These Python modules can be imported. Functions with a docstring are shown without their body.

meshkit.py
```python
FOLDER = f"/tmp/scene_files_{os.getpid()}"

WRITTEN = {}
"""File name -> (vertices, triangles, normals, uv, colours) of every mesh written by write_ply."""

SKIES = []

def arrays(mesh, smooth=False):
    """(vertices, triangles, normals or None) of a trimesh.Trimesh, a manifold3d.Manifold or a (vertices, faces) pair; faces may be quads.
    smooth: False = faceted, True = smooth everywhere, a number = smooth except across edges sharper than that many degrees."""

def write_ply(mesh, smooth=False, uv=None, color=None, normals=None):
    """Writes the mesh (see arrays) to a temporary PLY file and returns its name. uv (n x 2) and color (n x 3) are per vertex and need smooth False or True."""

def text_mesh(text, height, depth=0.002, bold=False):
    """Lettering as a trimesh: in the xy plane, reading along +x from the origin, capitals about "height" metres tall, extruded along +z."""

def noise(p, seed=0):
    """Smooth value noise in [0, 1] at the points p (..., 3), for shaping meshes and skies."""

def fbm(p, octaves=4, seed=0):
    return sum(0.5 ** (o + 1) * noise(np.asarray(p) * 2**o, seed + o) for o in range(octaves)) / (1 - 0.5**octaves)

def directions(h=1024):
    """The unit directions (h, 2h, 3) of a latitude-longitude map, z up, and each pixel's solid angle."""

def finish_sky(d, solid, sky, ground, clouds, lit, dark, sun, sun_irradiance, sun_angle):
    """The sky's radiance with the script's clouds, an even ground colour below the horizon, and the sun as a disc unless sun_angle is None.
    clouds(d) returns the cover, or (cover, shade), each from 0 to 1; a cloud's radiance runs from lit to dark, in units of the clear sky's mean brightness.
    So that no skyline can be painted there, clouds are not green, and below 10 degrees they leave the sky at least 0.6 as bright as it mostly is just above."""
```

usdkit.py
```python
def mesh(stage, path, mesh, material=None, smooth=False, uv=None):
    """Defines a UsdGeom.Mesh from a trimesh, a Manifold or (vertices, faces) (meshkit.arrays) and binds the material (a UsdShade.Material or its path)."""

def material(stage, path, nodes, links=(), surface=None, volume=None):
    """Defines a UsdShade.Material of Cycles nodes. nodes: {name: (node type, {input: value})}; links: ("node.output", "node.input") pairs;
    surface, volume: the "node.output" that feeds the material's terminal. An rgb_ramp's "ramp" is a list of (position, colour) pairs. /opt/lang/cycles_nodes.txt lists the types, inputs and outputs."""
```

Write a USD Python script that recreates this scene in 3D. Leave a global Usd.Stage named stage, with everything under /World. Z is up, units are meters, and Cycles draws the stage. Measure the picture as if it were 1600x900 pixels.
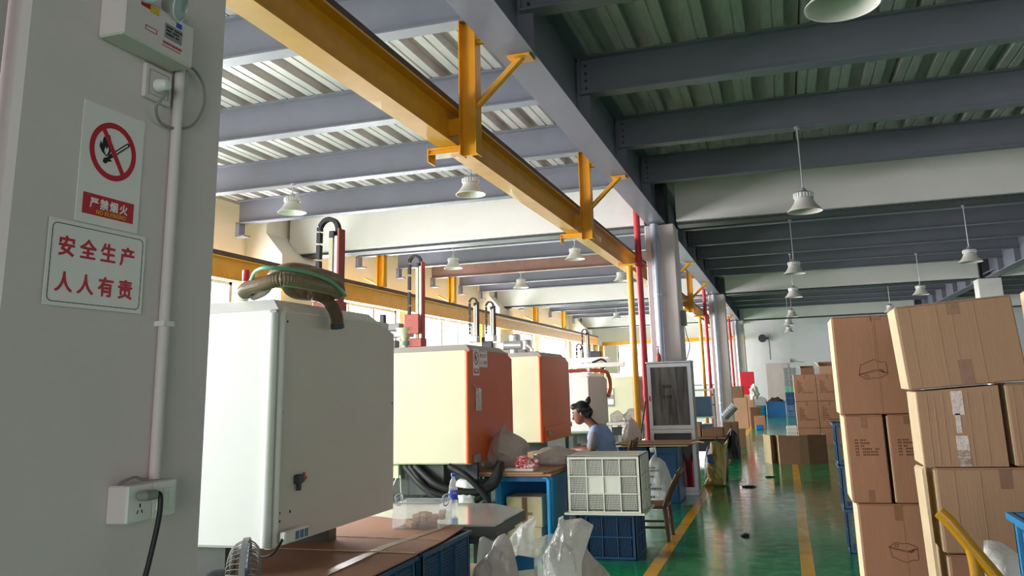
import math, random
import numpy as np, trimesh, shapely, manifold3d
from shapely.geometry import Polygon, LineString
from pxr import Usd, UsdGeom, UsdLux, UsdShade, Gf, Sdf
import usdkit, meshkit

stage = Usd.Stage.CreateInMemory()
UsdGeom.SetStageUpAxis(stage, UsdGeom.Tokens.z)
UsdGeom.SetStageMetersPerUnit(stage, 1.0)
UsdGeom.Xform.Define(stage, '/World')
PI = math.pi

# ------------------------------------------------------------------ camera, sky, daylight, exposure
EXPOSURE = 0.0
YAW, PITCH, ROLL, FPX, CXP, CYP = 0.282022971, 0.205189169, -0.0320887506, 1263.0, 843.5, 340.5
cy_, sy_, cp_, sp_, cr_, sr_ = math.cos(YAW), math.sin(YAW), math.cos(PITCH), math.sin(PITCH), math.cos(ROLL), math.sin(ROLL)
fwd = np.array([-sy_ * cp_, cy_ * cp_, sp_]); rt = np.array([cy_, sy_, 0.0]); up = np.cross(rt, fwd)
rt, up = cr_ * rt + sr_ * up, -sr_ * rt + cr_ * up
cam = UsdGeom.Camera.Define(stage, '/World/camera')
m4 = Gf.Matrix4d(1)
m4.SetRow(0, Gf.Vec4d(*rt, 0)); m4.SetRow(1, Gf.Vec4d(*up, 0)); m4.SetRow(2, Gf.Vec4d(*(-fwd), 0)); m4.SetRow(3, Gf.Vec4d(0, 0, 1.5, 1))
cam.AddTransformOp().Set(m4)
cam.CreateHorizontalApertureAttr(36.0); cam.CreateVerticalApertureAttr(20.25)
cam.CreateFocalLengthAttr(FPX / 1600 * 36)
cam.CreateHorizontalApertureOffsetAttr((800 - CXP) / 1600 * 36)
cam.CreateVerticalApertureOffsetAttr(-(450 - CYP) / 1600 * 36)
cam.CreateClippingRangeAttr(Gf.Vec2f(0.05, 500))
cam.CreateExposureAttr(EXPOSURE)

sky = UsdLux.DomeLight.Define(stage, '/World/sky')
sky.CreateColorAttr(Gf.Vec3f(1.0, 0.965, 1.0)); sky.CreateIntensityAttr(0.5)

def daylight(name, centre, w, h, face, power, col=(1.0, 0.95, 0.975)):
    """Sky light coming in at an opening: a rectangle just outside the glass, facing along face ('+x', '-x', '+y', '-y')."""
    l = UsdLux.RectLight.Define(stage, '/World/' + name)
    l.AddTranslateOp().Set(Gf.Vec3d(*centre))
    if face == '+x': l.AddRotateYOp().Set(-90.0); l.CreateWidthAttr(h); l.CreateHeightAttr(w)
    elif face == '-x': l.AddRotateYOp().Set(90.0); l.CreateWidthAttr(h); l.CreateHeightAttr(w)
    elif face == '+y': l.AddRotateXOp().Set(90.0); l.CreateWidthAttr(w); l.CreateHeightAttr(h)
    else: l.AddRotateXOp().Set(-90.0); l.CreateWidthAttr(w); l.CreateHeightAttr(h)
    l.CreateIntensityAttr(power); l.CreateColorAttr(Gf.Vec3f(*col))
LEFT_WINDOWS = [(-5.2, -0.2), (2.0, 6.4), (6.9, 11.3), (12.9, 17.3), (17.8, 22.2), (23.8, 28.2), (28.7, 33.0)]
for i, (a, b) in enumerate(LEFT_WINDOWS):
    daylight('daylight_window_left_%d' % i, (-8.95, (a + b) / 2, 2.2), b - a, 2.3, '+x', 34.0)
daylight('daylight_door_back', (2.0, -7.5, 1.9), 5.0, 3.4, '+y', 2.7)
daylight('daylight_window_right', (12.6, 19.1, 2.2), 12.0, 2.0, '-x', 0.7)
daylight('daylight_window_end', (-4.6, 36.7, 2.3), 5.0, 2.0, '-y', 16.0)

# ------------------------------------------------------------------ helpers
def lin(c):
    if isinstance(c, str):
        c = [int(c[i:i + 2], 16) / 255 for i in (1, 3, 5)]
        return tuple(x / 12.92 if x <= .04045 else ((x + .055) / 1.055) ** 2.4 for x in c)
    return tuple(c)
LOOKS = {}
def mat(name, col, rough=0.5, metal=0.0, var=0.12, scale=6.0, bump=0.0, bscale=40.0, spec=0.5, coat=0.0, trans=0.0, emit=0.0, stretch=(1, 1, 1)):
    """Painted, printed or moulded surface: base colour with a soft procedural mottling and fine relief."""
    c = lin(col)
    nodes = {'co': ('texture_coordinate', {}), 'mp': ('mapping', {'scale': stretch}), 'n': ('noise_texture', {'scale': scale, 'detail': 5.0, 'roughness': .6}),
             'r': ('rgb_ramp', {'ramp': [(0.25, [x * (1 - var) for x in c]), (0.75, [min(1, x * (1 + var)) for x in c])]}),
             'p': ('principled_bsdf', {'roughness': rough, 'metallic': metal, 'specular_ior_level': spec, 'coat_weight': coat, 'transmission_weight': trans})}
    links = [('co.object', 'mp.vector'), ('mp.vector', 'n.vector'), ('n.fac', 'r.fac'), ('r.color', 'p.base_color')]
    if emit: nodes['p'][1].update(emission_color=c, emission_strength=emit)
    if bump:
        nodes['bn'] = ('noise_texture', {'scale': bscale, 'detail': 4.0}); nodes['b'] = ('bump', {'strength': bump, 'distance': 0.01})
        links += [('mp.vector', 'bn.vector'), ('bn.fac', 'b.height'), ('b.normal', 'p.normal')]
    LOOKS[name] = usdkit.material(stage, '/World/Looks/' + name, nodes, links, surface='p.BSDF')
    return LOOKS[name]

NAMES = {}
def numbered(parent, name):
    k = (parent, name); n = NAMES.get(k, 0); NAMES[k] = n + 1
    return name if n == 0 else '%s_%03d' % (name, n)
def ppath(parent):
    return '/World' if parent is None else str(parent.GetPath())
def tag(p, label=None, cat=None, group=None, kind=None):
    for k, v in (('label', label), ('category', cat), ('group', group), ('kind', kind)):
        if v: p.SetCustomDataByKey(k, v)
    return p
def thing(name, label=None, cat=None, loc=(0, 0, 0), rotz=0.0, group=None, kind=None, parent=None):
    x = UsdGeom.Xform.Define(stage, ppath(parent) + '/' + numbered(ppath(parent), name))
    x.AddTranslateOp().Set(Gf.Vec3d(*map(float, loc)))
    if rotz: x.AddRotateZOp().Set(math.degrees(rotz))
    return tag(x.GetPrim(), label, cat, group, kind)
def dup(src, loc, rotz=0.0, label=None, group=None, scale=None):
    was = src.GetCustomData(); base = src.GetName()
    if base[-4:-3] == '_' and base[-3:].isdigit(): base = base[:-4]
    x = UsdGeom.Xform.Define(stage, '/World/' + numbered('/World', base))
    x.AddTranslateOp().Set(Gf.Vec3d(*map(float, loc)))
    if rotz: x.AddRotateZOp().Set(math.degrees(rotz))
    else: pass
    if scale: x.AddScaleOp().Set(Gf.Vec3f(*scale))
    p = x.GetPrim()
    ops = x.GetXformOpOrderAttr().Get()
    tag(p, label or was.get('label'), was.get('category'), group or was.get('group'))
    p.GetReferences().AddInternalReference(src.GetPath())
    p.SetInstanceable(True)
    return p

class MB:
    """Collects shapes; build() makes them one mesh."""
    def __init__(self): self.v, self.f, self.n = [], [], 0
    def add(self, v, f, T=None):
        v = np.asarray(v, float); f = np.asarray(f, int)
        if f.shape[1] == 4: f = np.vstack([f[:, [0, 1, 2]], f[:, [0, 2, 3]]])
        if T is not None: v = v @ T[:3, :3].T + T[:3, 3]
        self.v.append(v); self.f.append(f + self.n); self.n += len(v); return self
    def mesh(self, m, T=None): return self.add(m.vertices, m.faces, T)
    def box(self, x0, x1, y0, y1, z0, z1, T=None):
        v = [(x, y, z) for x in (x0, x1) for y in (y0, y1) for z in (z0, z1)]
        f = [(0, 1, 3, 2), (4, 6, 7, 5), (0, 4, 5, 1), (2, 3, 7, 6), (0, 2, 6, 4), (1, 5, 7, 3)]
        return self.add(v, f, T)
    def cbox(self, x0, x1, y0, y1, z0, z1, b=0.006, T=None):
        c = np.array([(x0 + x1) / 2, (y0 + y1) / 2, (z0 + z1) / 2]); h = np.array([x1 - x0, y1 - y0, z1 - z0]) / 2
        b = min(b, h.min() * .49); pts = []
        for s in np.ndindex(2, 2, 2):
            s = np.array(s) * 2 - 1
            for k in range(3):
                d = h - b; d[k] = h[k]; pts.append(c + s * d)
        return self.mesh(trimesh.convex.convex_hull(np.array(pts)), T)
    def hull(self, pts, T=None): return self.mesh(trimesh.convex.convex_hull(np.array(pts, float)), T)
    def tube(self, pts, r, n=8, T=None, closed=False):
        p = np.asarray(pts, float); k = len(p); r = np.broadcast_to(np.asarray(r, float), (k,))
        if closed: t = np.roll(p, -1, 0) - np.roll(p, 1, 0)
        else: t = np.gradient(p, axis=0)
        t /= np.linalg.norm(t, axis=1, keepdims=True) + 1e-12
        a = np.cross(t[0], [0, 0, 1.0]) if abs(t[0][2]) < .9 else np.cross(t[0], [1.0, 0, 0])
        A = []
        for i in range(k):
            a = a - t[i] * (a @ t[i]); a /= np.linalg.norm(a) + 1e-12; A.append(a)
        A = np.array(A); B = np.cross(t, A); g = np.arange(n) * 2 * PI / n
        v = (p[:, None] + r[:, None, None] * (np.cos(g)[None, :, None] * A[:, None] + np.sin(g)[None, :, None] * B[:, None])).reshape(-1, 3)
        q = []
        for i in range(k if closed else k - 1):
            j2 = (i + 1) % k
            for j in range(n): q.append((i * n + j, i * n + (j + 1) % n, j2 * n + (j + 1) % n, j2 * n + j))
        f = np.array(q); f = np.vstack([f[:, [0, 1, 2]], f[:, [0, 2, 3]]])
        if not closed:
            v = np.vstack([v, p[0], p[-1]]); c0, c1 = k * n, k * n + 1
            cap = [(c0, (j + 1) % n, j) for j in range(n)] + [(c1, (k - 1) * n + j, (k - 1) * n + (j + 1) % n) for j in range(n)]
            f = np.vstack([f, cap])
        return self.add(v, f, T)
    def cyl(self, p0, p1, r, n=12, T=None): return self.tube([p0, p1], r, n, T)
    def lathe(self, prof, n=24, T=None):
        """prof: (radius, z) from bottom to top."""
        prof = np.asarray(prof, float); k = len(prof); g = np.arange(n) * 2 * PI / n
        v = np.stack([prof[:, 0:1] * np.cos(g), prof[:, 0:1] * np.sin(g), np.repeat(prof[:, 1:2], n, 1)], -1).reshape(-1, 3)
        q = [(i * n + j, i * n + (j + 1) % n, (i + 1) * n + (j + 1) % n, (i + 1) * n + j) for i in range(k - 1) for j in range(n)]
        return self.add(v, q, T)
    def prism(self, poly, depth, T=None):
        """poly: shapely polygon or points, in xy; extruded along +z by depth."""
        if not hasattr(poly, 'geom_type'): poly = Polygon(poly)
        if not poly.is_valid: poly = poly.buffer(0)
        for g in getattr(poly, 'geoms', [poly]):
            if g.is_empty or g.area <= 0: continue
            self.mesh(trimesh.creation.extrude_polygon(g, depth, engine='earcut'), T)
        return self
    def ibeam(self, axis, a0, a1, c, z0, z1, bw, tf, tw):
        """I section along x or y; c: the other horizontal coordinate of its axis."""
        for lo, hi, w in ((z0, z0 + tf, bw), (z1 - tf, z1, bw), (z0 + tf, z1 - tf, tw)):
            if axis == 'x': self.box(a0, a1, c - w / 2, c + w / 2, lo, hi)
            else: self.box(c - w / 2, c + w / 2, a0, a1, lo, hi)
        return self
    def build(self, name, material, parent=None, label=None, cat=None, group=None, kind=None, smooth=False, at=None):
        v, f = np.vstack(self.v), np.vstack(self.f)
        if at is not None: v = v - np.asarray(at, float)
        path = ppath(parent) + '/' + numbered(ppath(parent), name)
        m = usdkit.mesh(stage, path, (v, f), LOOKS[material], smooth=smooth)
        if at is not None: UsdGeom.Xformable(m).AddTranslateOp().Set(Gf.Vec3d(*map(float, at)))
        return tag(m.GetPrim(), label, cat, group, kind)
def frame(o, ex, ey, ez=None):
    """4x4 from an origin and axes (ex, ey, ez as columns)."""
    ex, ey = np.asarray(ex, float), np.asarray(ey, float); ez = np.cross(ex, ey) if ez is None else np.asarray(ez, float)
    T = np.eye(4); T[:3, 0], T[:3, 1], T[:3, 2], T[:3, 3] = ex, ey, ez, o; return T
def rotz(a, o=(0, 0, 0)):
    c, s = math.cos(a), math.sin(a); return frame(o, (c, s, 0), (-s, c, 0), (0, 0, 1))
def curve(pts, n=40, closed=False):
    """Catmull-Rom through the points."""
    p = np.asarray(pts, float)
    P = np.vstack([p[-1], p, p[0], p[1]]) if closed else np.vstack([2 * p[0] - p[1], p, 2 * p[-1] - p[-2]])
    segs = len(P) - 3; out = []
    for u in np.linspace(0, segs, n, endpoint=not closed):
        i = min(int(u), segs - 1); t = u - i; a, b, c, d = P[i:i + 4]
        out.append(.5 * (2 * b + (c - a) * t + (2 * a - 5 * b + 4 * c - d) * t * t + (3 * b - a - 3 * c + d) * t ** 3))
    return np.array(out)
GLYPHS = {'安':[[[5,45,6,46,32,47,40,61,20,62,19,50,9,49,7,50,8,74,41,74,39,80,40,83,48,86,51,84,57,74,92,74,94,72,92,49,83,49,81,50,80,62,52,62,52,57,48,47,94,46,96,45,95,35,76,34,65,15,89,2,93,-1,93,-3,86,-11,84,-11,54,5,34,-5,12,-11,6,-2,7,0,30,6,39,11,18,19,17,22,25,34,6,35],[36,26,52,20,61,34,41,34]]],'全':[[[0,45,1,47,15,55,31,67,48,86,50,87,57,83,58,79,66,70,81,58,99,47,100,44,94,37,91,37,84,41,82,37,57,37,57,26,82,26,83,24,84,17,82,15,57,14,57,3,94,3,95,1,95,-8,6,-8,5,1,7,3,43,3,43,14,20,15,18,16,18,25,43,26,43,36,19,37,16,41,8,37],[50,69,30,48,72,49]]],'生':[[[3,43,4,46,15,65,23,84,34,81,30,67,43,66,44,84,55,85,57,67,90,66,92,65,92,56,91,54,57,54,57,37,88,36,89,26,87,25,57,24,57,4,95,4,97,2,97,-7,4,-8,3,2,6,4,44,4,44,24,16,25,14,26,14,35,15,36,43,37,44,54,24,54,13,38,10,38]]],'产':[[[1,-6,6,5,9,16,10,46,12,48,30,49,24,61,9,62,10,73,44,74,40,82,50,86,60,74,92,72,92,63,80,61,74,49,94,47,96,38,94,36,23,35,21,11,14,-8,11,-12,9,-12],[38,61,44,48,59,48,66,61]]],'人':[[[2,-4,3,-1,14,6,23,15,35,34,41,57,44,84,55,85,57,60,64,36,75,18,87,7,98,0,99,-3,93,-10,90,-10,76,-1,60,17,50,37,40,15,25,-2,11,-11,9,-10]]],'有':[[[2,30,15,42,27,60,5,61,4,71,6,72,33,73,37,85,41,86,49,82,47,73,95,72,96,70,96,63,95,61,42,60,39,55,84,53,84,-4,80,-10,73,-12,60,-11,58,-10,56,-1,72,1,72,8,36,8,35,-11,24,-11,23,31,9,21,2,28],[36,21,72,20,72,25,36,25],[36,42,36,37,72,38,72,42]]],'责':[[[3,44,3,51,5,53,43,53,43,55,15,55,14,57,14,64,15,65,43,66,43,67,11,68,9,69,9,77,11,78,43,79,45,85,55,86,57,79,91,78,92,69,90,68,57,67,57,66,86,65,88,63,88,57,86,55,57,55,57,54,96,52,97,44,95,42,83,42,84,39,84,9,79,6,94,-1,95,-5,91,-11,89,-12,50,4,33,-6,10,-11,5,-4,5,-2,28,5,38,10,43,16,43,29,29,29,28,8,26,6,17,7,16,39,18,42,5,42],[56,14,71,9,71,29,56,29]]],'严':[[[1,-6,8,15,9,46,20,48,12,65,13,68,8,70,9,80,92,79,93,70,88,68,88,65,78,48,95,47,95,36,21,35,19,9,14,-5,9,-12],[66,53,69,54,75,68,67,68],[46,48,54,47,54,68,46,68],[24,68,32,52,33,52,33,68]]],'禁':[[[1,47,16,63,5,66,6,75,21,76,22,84,23,86,33,85,34,76,47,75,65,76,65,84,67,86,75,86,77,85,77,76,93,75,95,73,94,65,83,63,98,49,98,47,92,41,90,41,77,51,77,41,86,39,86,31,84,29,17,29,16,31,16,39,21,41,21,50,9,40],[53,41,65,41,65,51,64,51],[40,63,48,57,50,54,59,63,47,65],[34,54,34,41,47,41,43,47]],[[3,-2,14,6,22,14,5,15,4,24,6,26,95,26,96,23,95,15,76,14,95,-3,95,-5,87,-10,85,-10,64,8,64,10,67,14,57,14,56,-5,54,-9,49,-11,33,-12,29,-3,30,-1,44,0,44,14,33,14,34,11,32,7,23,-2,12,-10,10,-10,4,-5]]],'烟':[[[2,40,6,64,16,64,18,85,26,85,28,84,29,59,33,68,38,68,39,80,41,81,94,81,95,-10,85,-11,82,-6,51,-6,49,-11,41,-12,39,-10,38,0,34,0,25,12,14,-7,11,-11,8,-11,2,-5,2,-3,9,7,14,19,16,35,16,50,15,50,11,34,8,34,3,36],[72,42,82,23,83,22,83,42],[72,55,83,54,83,69,72,69],[57,7,77,6,69,24,67,23,63,15],[50,55,61,54,61,69,50,69],[50,18,52,19,56,27,60,42,50,42],[28,29,38,15,38,48,33,40,29,41]]],'火':[[[3,-3,3,-1,22,9,33,21,39,33,42,47,44,83,45,84,56,84,56,64,55,45,59,33,66,20,72,13,84,5,98,0,98,-3,91,-11,76,-5,59,9,49,23,40,9,24,-5,9,-11]],[[68,33,68,36,81,64,84,65,93,62,93,58,78,30,75,29]],[[6,36,14,50,19,64,22,65,30,62,26,44,18,31,15,29,7,33]]]}
def hanzi(mb, text, size, T, gap=1.12, depth=0.0008):
    """Lettering laid out along T's x axis, capitals rising along T's y axis, raised by depth along T's z."""
    for k, ch in enumerate(text):
        for rings in GLYPHS[ch]:
            rr = [np.array(r, float).reshape(-1, 2) * size / 100 + (k * size * gap, 0) for r in rings]
            mb.prism(Polygon(rr[0], [h for h in rr[1:]]).buffer(0), depth, T)
def printmarks(mb, rows, h, T, rng, depth=0.0006):
    """Small smudged print too blurred to read: each character a few short strokes. rows: lists of character counts, 0 = a space."""
    for i, row in enumerate(rows):
        x = 0.0; y = -i * h * 1.55
        for n in row:
            for _ in range(n):
                w = h * .82
                for k in range(3): mb.box(x, x + w, y + h * (.08 + .32 * k), y + h * (.24 + .32 * k) * 1.0, 0, depth, T)
                vx = x + w * rng.uniform(.15, .7); mb.box(vx, vx + w * .2, y, y + h, 0, depth, T)
                x += h * 1.0
            x += h * .8
def rect_ring(u0, u1, v0, v1, t, r=0.0):
    o = shapely.box(u0, v0, u1, v1); o = o.buffer(-r).buffer(r) if r else o
    return o.difference(o.buffer(-t))

# ------------------------------------------------------------------ materials
mat('pillar_paint', '#dccfce', .55, var=.05, scale=2.5, bump=.05)
mat('wall_paint', '#ded8cc', .7, var=.04, scale=1.5, bump=.05)
mat('end_wall_paint', '#d6d8da', .7, var=.04, scale=1.2)
mat('beam_white', '#dedad6', .6, var=.04, scale=2)
mat('steel_grey', '#747581', .45, var=.06, scale=3)
mat('steel_dark', '#3a3b42', .5, var=.1)
mat('deck_zinc', '#c6c0be', .45, metal=.2, var=.14, scale=5, stretch=(6, .6, 6))
mat('yellow_paint', '#d8950c', .38, var=.12, scale=5, coat=.2)
mat('rail_rust', '#4a3a30', .7, var=.25)
mat('red_pipe', '#c4353f', .4, var=.12, scale=8)
mat('pipe_silver', '#a9b0bd', .32, metal=.55, var=.12, scale=4, stretch=(1, 1, .4))
mat('white_plastic', '#e6e4df', .4, var=.04)
mat('grey_plastic', '#8d8b86', .45, var=.06)
mat('lamp_shade', '#c9c5bd', .38, metal=.1, var=.05)
mat('lamp_inner', '#f4f1ea', .5, var=.03)
mat('black_rubber', '#1b1b1d', .5, var=.2)
mat('dark_slot', '#141414', .7, var=.1)
mat('black_ink', '#1e1b1a', .7, var=.1)
mat('sign_white', '#f0e9e8', .3, var=.03, scale=9, bump=.04, bscale=14)
mat('sign_red', '#c3182b', .35, var=.06)
mat('carton', '#b0876a', .8, var=.06, scale=3, bump=.12, bscale=30, stretch=(5, 5, .35))
mat('carton_brown', '#a5765a', .8, var=.06, scale=3, bump=.1, bscale=30, stretch=(5, 5, .35))
mat('carton_edge', '#e3c9a2', .85, var=.08)
mat('carton_dark', '#7d5a42', .8, var=.1)
mat('carton_ink', '#5a3c2a', .8, var=.15)
mat('tape_brown', '#8a6042', .42, var=.12, scale=14, bump=.2, bscale=30)
mat('tape_clear', '#a58a72', .12, var=.2, scale=25, bump=.6, bscale=45, coat=1.0)
mat('tape_table', '#a58a74', .4, var=.15, scale=20, bump=.3, bscale=40)
mat('machine_white', '#e4e2df', .42, var=.03, scale=2)
mat('machine_grey', '#a9a29c', .45, var=.04, scale=2)
mat('machine_cream', '#dcd7b6', .45, var=.04, scale=2)
mat('machine_orange', '#d65a20', .4, var=.08, scale=2)
mat('panel_shade_grey', '#dbcfc9', .5, var=.03, scale=2)  # white panel, greyed to paint in the shade on its aisle side
mat('steel_red_brown', '#86655a', .5, var=.12)  # redder brown tone for a single cross beam
mat('machine_base', '#4d514b', .5, var=.15)
mat('red_enamel', '#b4503f', .4, var=.08)
mat('alu', '#c6c8ca', .35, metal=.6, var=.06)
mat('hose_brown', '#8a745f', .38, var=.2, scale=10, coat=.2)
mat('hose_green', '#6fa889', .45, var=.1)
mat('blue_plastic', '#15659c', .35, var=.1)
mat('blue_bright', '#1d93d2', .35, var=.06)
mat('blue_dark', '#1b4a73', .4, var=.12)
mat('blue_grey', '#4f6f92', .4, var=.1)
mat('crate_white', '#dcdccf', .42, var=.04)
mat('glass_top', '#aeb4ad', .12, var=.06, coat=.6)
mat('wood_chair', '#6b4630', .45, var=.25, scale=9, stretch=(1, 1, .3))
mat('extinguisher_red', '#c01f2e', .25, var=.05, coat=.5)
mat('shirt_blue', '#8ea3cf', .8, var=.08, scale=14)
mat('shirt_grey', '#8f8c95', .8, var=.1, scale=14)
mat('trousers', '#2c2d33', .8, var=.1)
mat('skin', '#80523d', .5, var=.06)
mat('hair', '#17151a', .4, var=.2, scale=30)
mat('white_sack', '#e2e2e0', .55, var=.05, scale=9, bump=.5, bscale=16)
mat('yellow_sack', '#c6b069', .6, var=.12, scale=9, bump=.6, bscale=14)
mat('paper_white', '#ddd9d2', .6, var=.05)
mat('blue_print', '#1f4fc0', .4, var=.05)
LOOKS['red_cloth'] = usdkit.material(stage, '/World/Looks/red_cloth', {'co': ('texture_coordinate', {}), 'n': ('noise_texture', {'scale': 38.0, 'detail': 3.0, 'distortion': 1.5}), 'r': ('rgb_ramp', {'ramp': [(.46, lin('#c01f30')), (.56, lin('#f0d9d8'))]}), 'p': ('principled_bsdf', {'roughness': .7})}, [('co.object', 'n.vector'), ('n.fac', 'r.fac'), ('r.color', 'p.base_color')], surface='p.BSDF')
mat('rock_tan', '#b58f5c', .8, var=.15)
mat('lens_glass', '#b9c8cf', .15, var=.05, coat=.8)
mat('label_yellow', '#d8b429', .5, var=.08)
mat('label_grey', '#8a8a8c', .4, var=.08)
mat('door_pink', '#c9bdb8', .6, var=.04)
mat('green_bench', '#7fa089', .5, var=.1)
mat('copper_red', '#b5563a', .5, var=.15)

def floor_material():
    nodes = {'co': ('texture_coordinate', {}), 'n': ('noise_texture', {'scale': .9, 'detail': 6.0, 'roughness': .6}), 'n2': ('noise_texture', {'scale': 7.0, 'detail': 4.0}),
             'n3': ('noise_texture', {'scale': 2.2, 'detail': 5.0}),
             'r': ('rgb_ramp', {'ramp': [(.3, lin('#0b7440')), (.7, lin('#12a45e'))]}),
             'rr': ('rgb_ramp', {'ramp': [(.3, (.1,) * 3), (.75, (.27,) * 3)]}),
             'b': ('bump', {'strength': .06, 'distance': .02}), 'p': ('principled_bsdf', {'specular_ior_level': .6, 'coat_weight': .35, 'coat_roughness': .08})}
    LOOKS['floor_epoxy'] = usdkit.material(stage, '/World/Looks/floor_epoxy', nodes, [('co.object', 'n.vector'), ('co.object', 'n2.vector'), ('co.object', 'n3.vector'), ('n.fac', 'r.fac'), ('r.color', 'p.base_color'),
        ('n2.fac', 'rr.fac'), ('rr.color', 'p.roughness'), ('n3.fac', 'b.height'), ('b.normal', 'p.normal')], surface='p.BSDF')
    nodes = {'co': ('texture_coordinate', {}), 'n': ('noise_texture', {'scale': 3.0, 'detail': 7.0, 'roughness': .7}),
             'r': ('rgb_ramp', {'ramp': [(.3, lin('#d08a1c')), (.5, lin('#f5b81e'))]}), 'p': ('principled_bsdf', {'roughness': .22, 'coat_weight': .3})}
    LOOKS['line_paint'] = usdkit.material(stage, '/World/Looks/line_paint', nodes, [('co.object', 'n.vector'), ('n.fac', 'r.fac'), ('r.color', 'p.base_color')], surface='p.BSDF')
floor_material()
def pane_material(name, tint, gloss=.06):
    LOOKS[name] = usdkit.material(stage, '/World/Looks/' + name, {'t': ('transparent_bsdf', {'color': tint}), 'g': ('glossy_bsdf', {'roughness': gloss}), 'f': ('layer_weight', {'blend': .5}),
        'r': ('rgb_ramp', {'ramp': [(0, (.03,) * 3), (.6, (.05,) * 3), (.85, (.16,) * 3), (1, (.6,) * 3)]}), 'm': ('mix_closure', {})},
        [('f.facing', 'r.fac'), ('r.color', 'm.fac'), ('t.BSDF', 'm.closure1'), ('g.BSDF', 'm.closure2')], surface='m.closure')
pane_material('pane', (.95, .97, .97)); pane_material('clear_plastic', (.955, .96, .95), .08)
def film_material(name, col, clear):
    """Thin plastic film: part see-through, part milky and lit from behind, glossy folds."""
    c = lin(col)
    LOOKS[name] = usdkit.material(stage, '/World/Looks/' + name, {'co': ('texture_coordinate', {}), 'n': ('noise_texture', {'scale': 11.0, 'detail': 5.0, 'distortion': 2.2}), 'b': ('bump', {'strength': .9, 'distance': .03}),
        'd': ('principled_bsdf', {'base_color': c, 'roughness': .25, 'coat_weight': .5, 'coat_roughness': .12}), 'tr': ('translucent_bsdf', {'color': c}), 't': ('transparent_bsdf', {'color': (1, 1, 1)}),
        'm1': ('mix_closure', {'fac': .3}), 'm2': ('mix_closure', {'fac': clear})},
        [('co.object', 'n.vector'), ('n.fac', 'b.height'), ('b.normal', 'd.normal'), ('d.BSDF', 'm1.closure1'), ('tr.BSDF', 'm1.closure2'), ('m1.closure', 'm2.closure1'), ('t.BSDF', 'm2.closure2')], surface='m2.closure')
film_material('film_white', '#e4e2de', .28); film_material('film_milky', '#cfc6c0', .16); film_material('film_clear', '#e6e6e4', .5); film_material('film_bottle', '#f2f4f4', .78)
def dusty_glass():
    nodes = {'co': ('texture_coordinate', {}), 'mp': ('mapping', {'scale': (9, 9, .8)}), 'n': ('noise_texture', {'scale': 3.0, 'detail': 5.0}), 'r': ('rgb_ramp', {'ramp': [(.35, (.12,) * 3), (.7, (.6,) * 3)]}),
             'd': ('principled_bsdf', {'base_color': lin('#8d8886'), 'roughness': .3}), 't': ('transparent_bsdf', {'color': (.8, .8, .8)}), 'm': ('mix_closure', {})}
    LOOKS['dusty_glass'] = usdkit.material(stage, '/World/Looks/dusty_glass', nodes, [('co.object', 'mp.vector'), ('mp.vector', 'n.vector'), ('n.fac', 'r.fac'), ('r.color', 'm.fac'), ('t.BSDF', 'm.closure1'), ('d.BSDF', 'm.closure2')], surface='m.closure')
dusty_glass()

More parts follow.
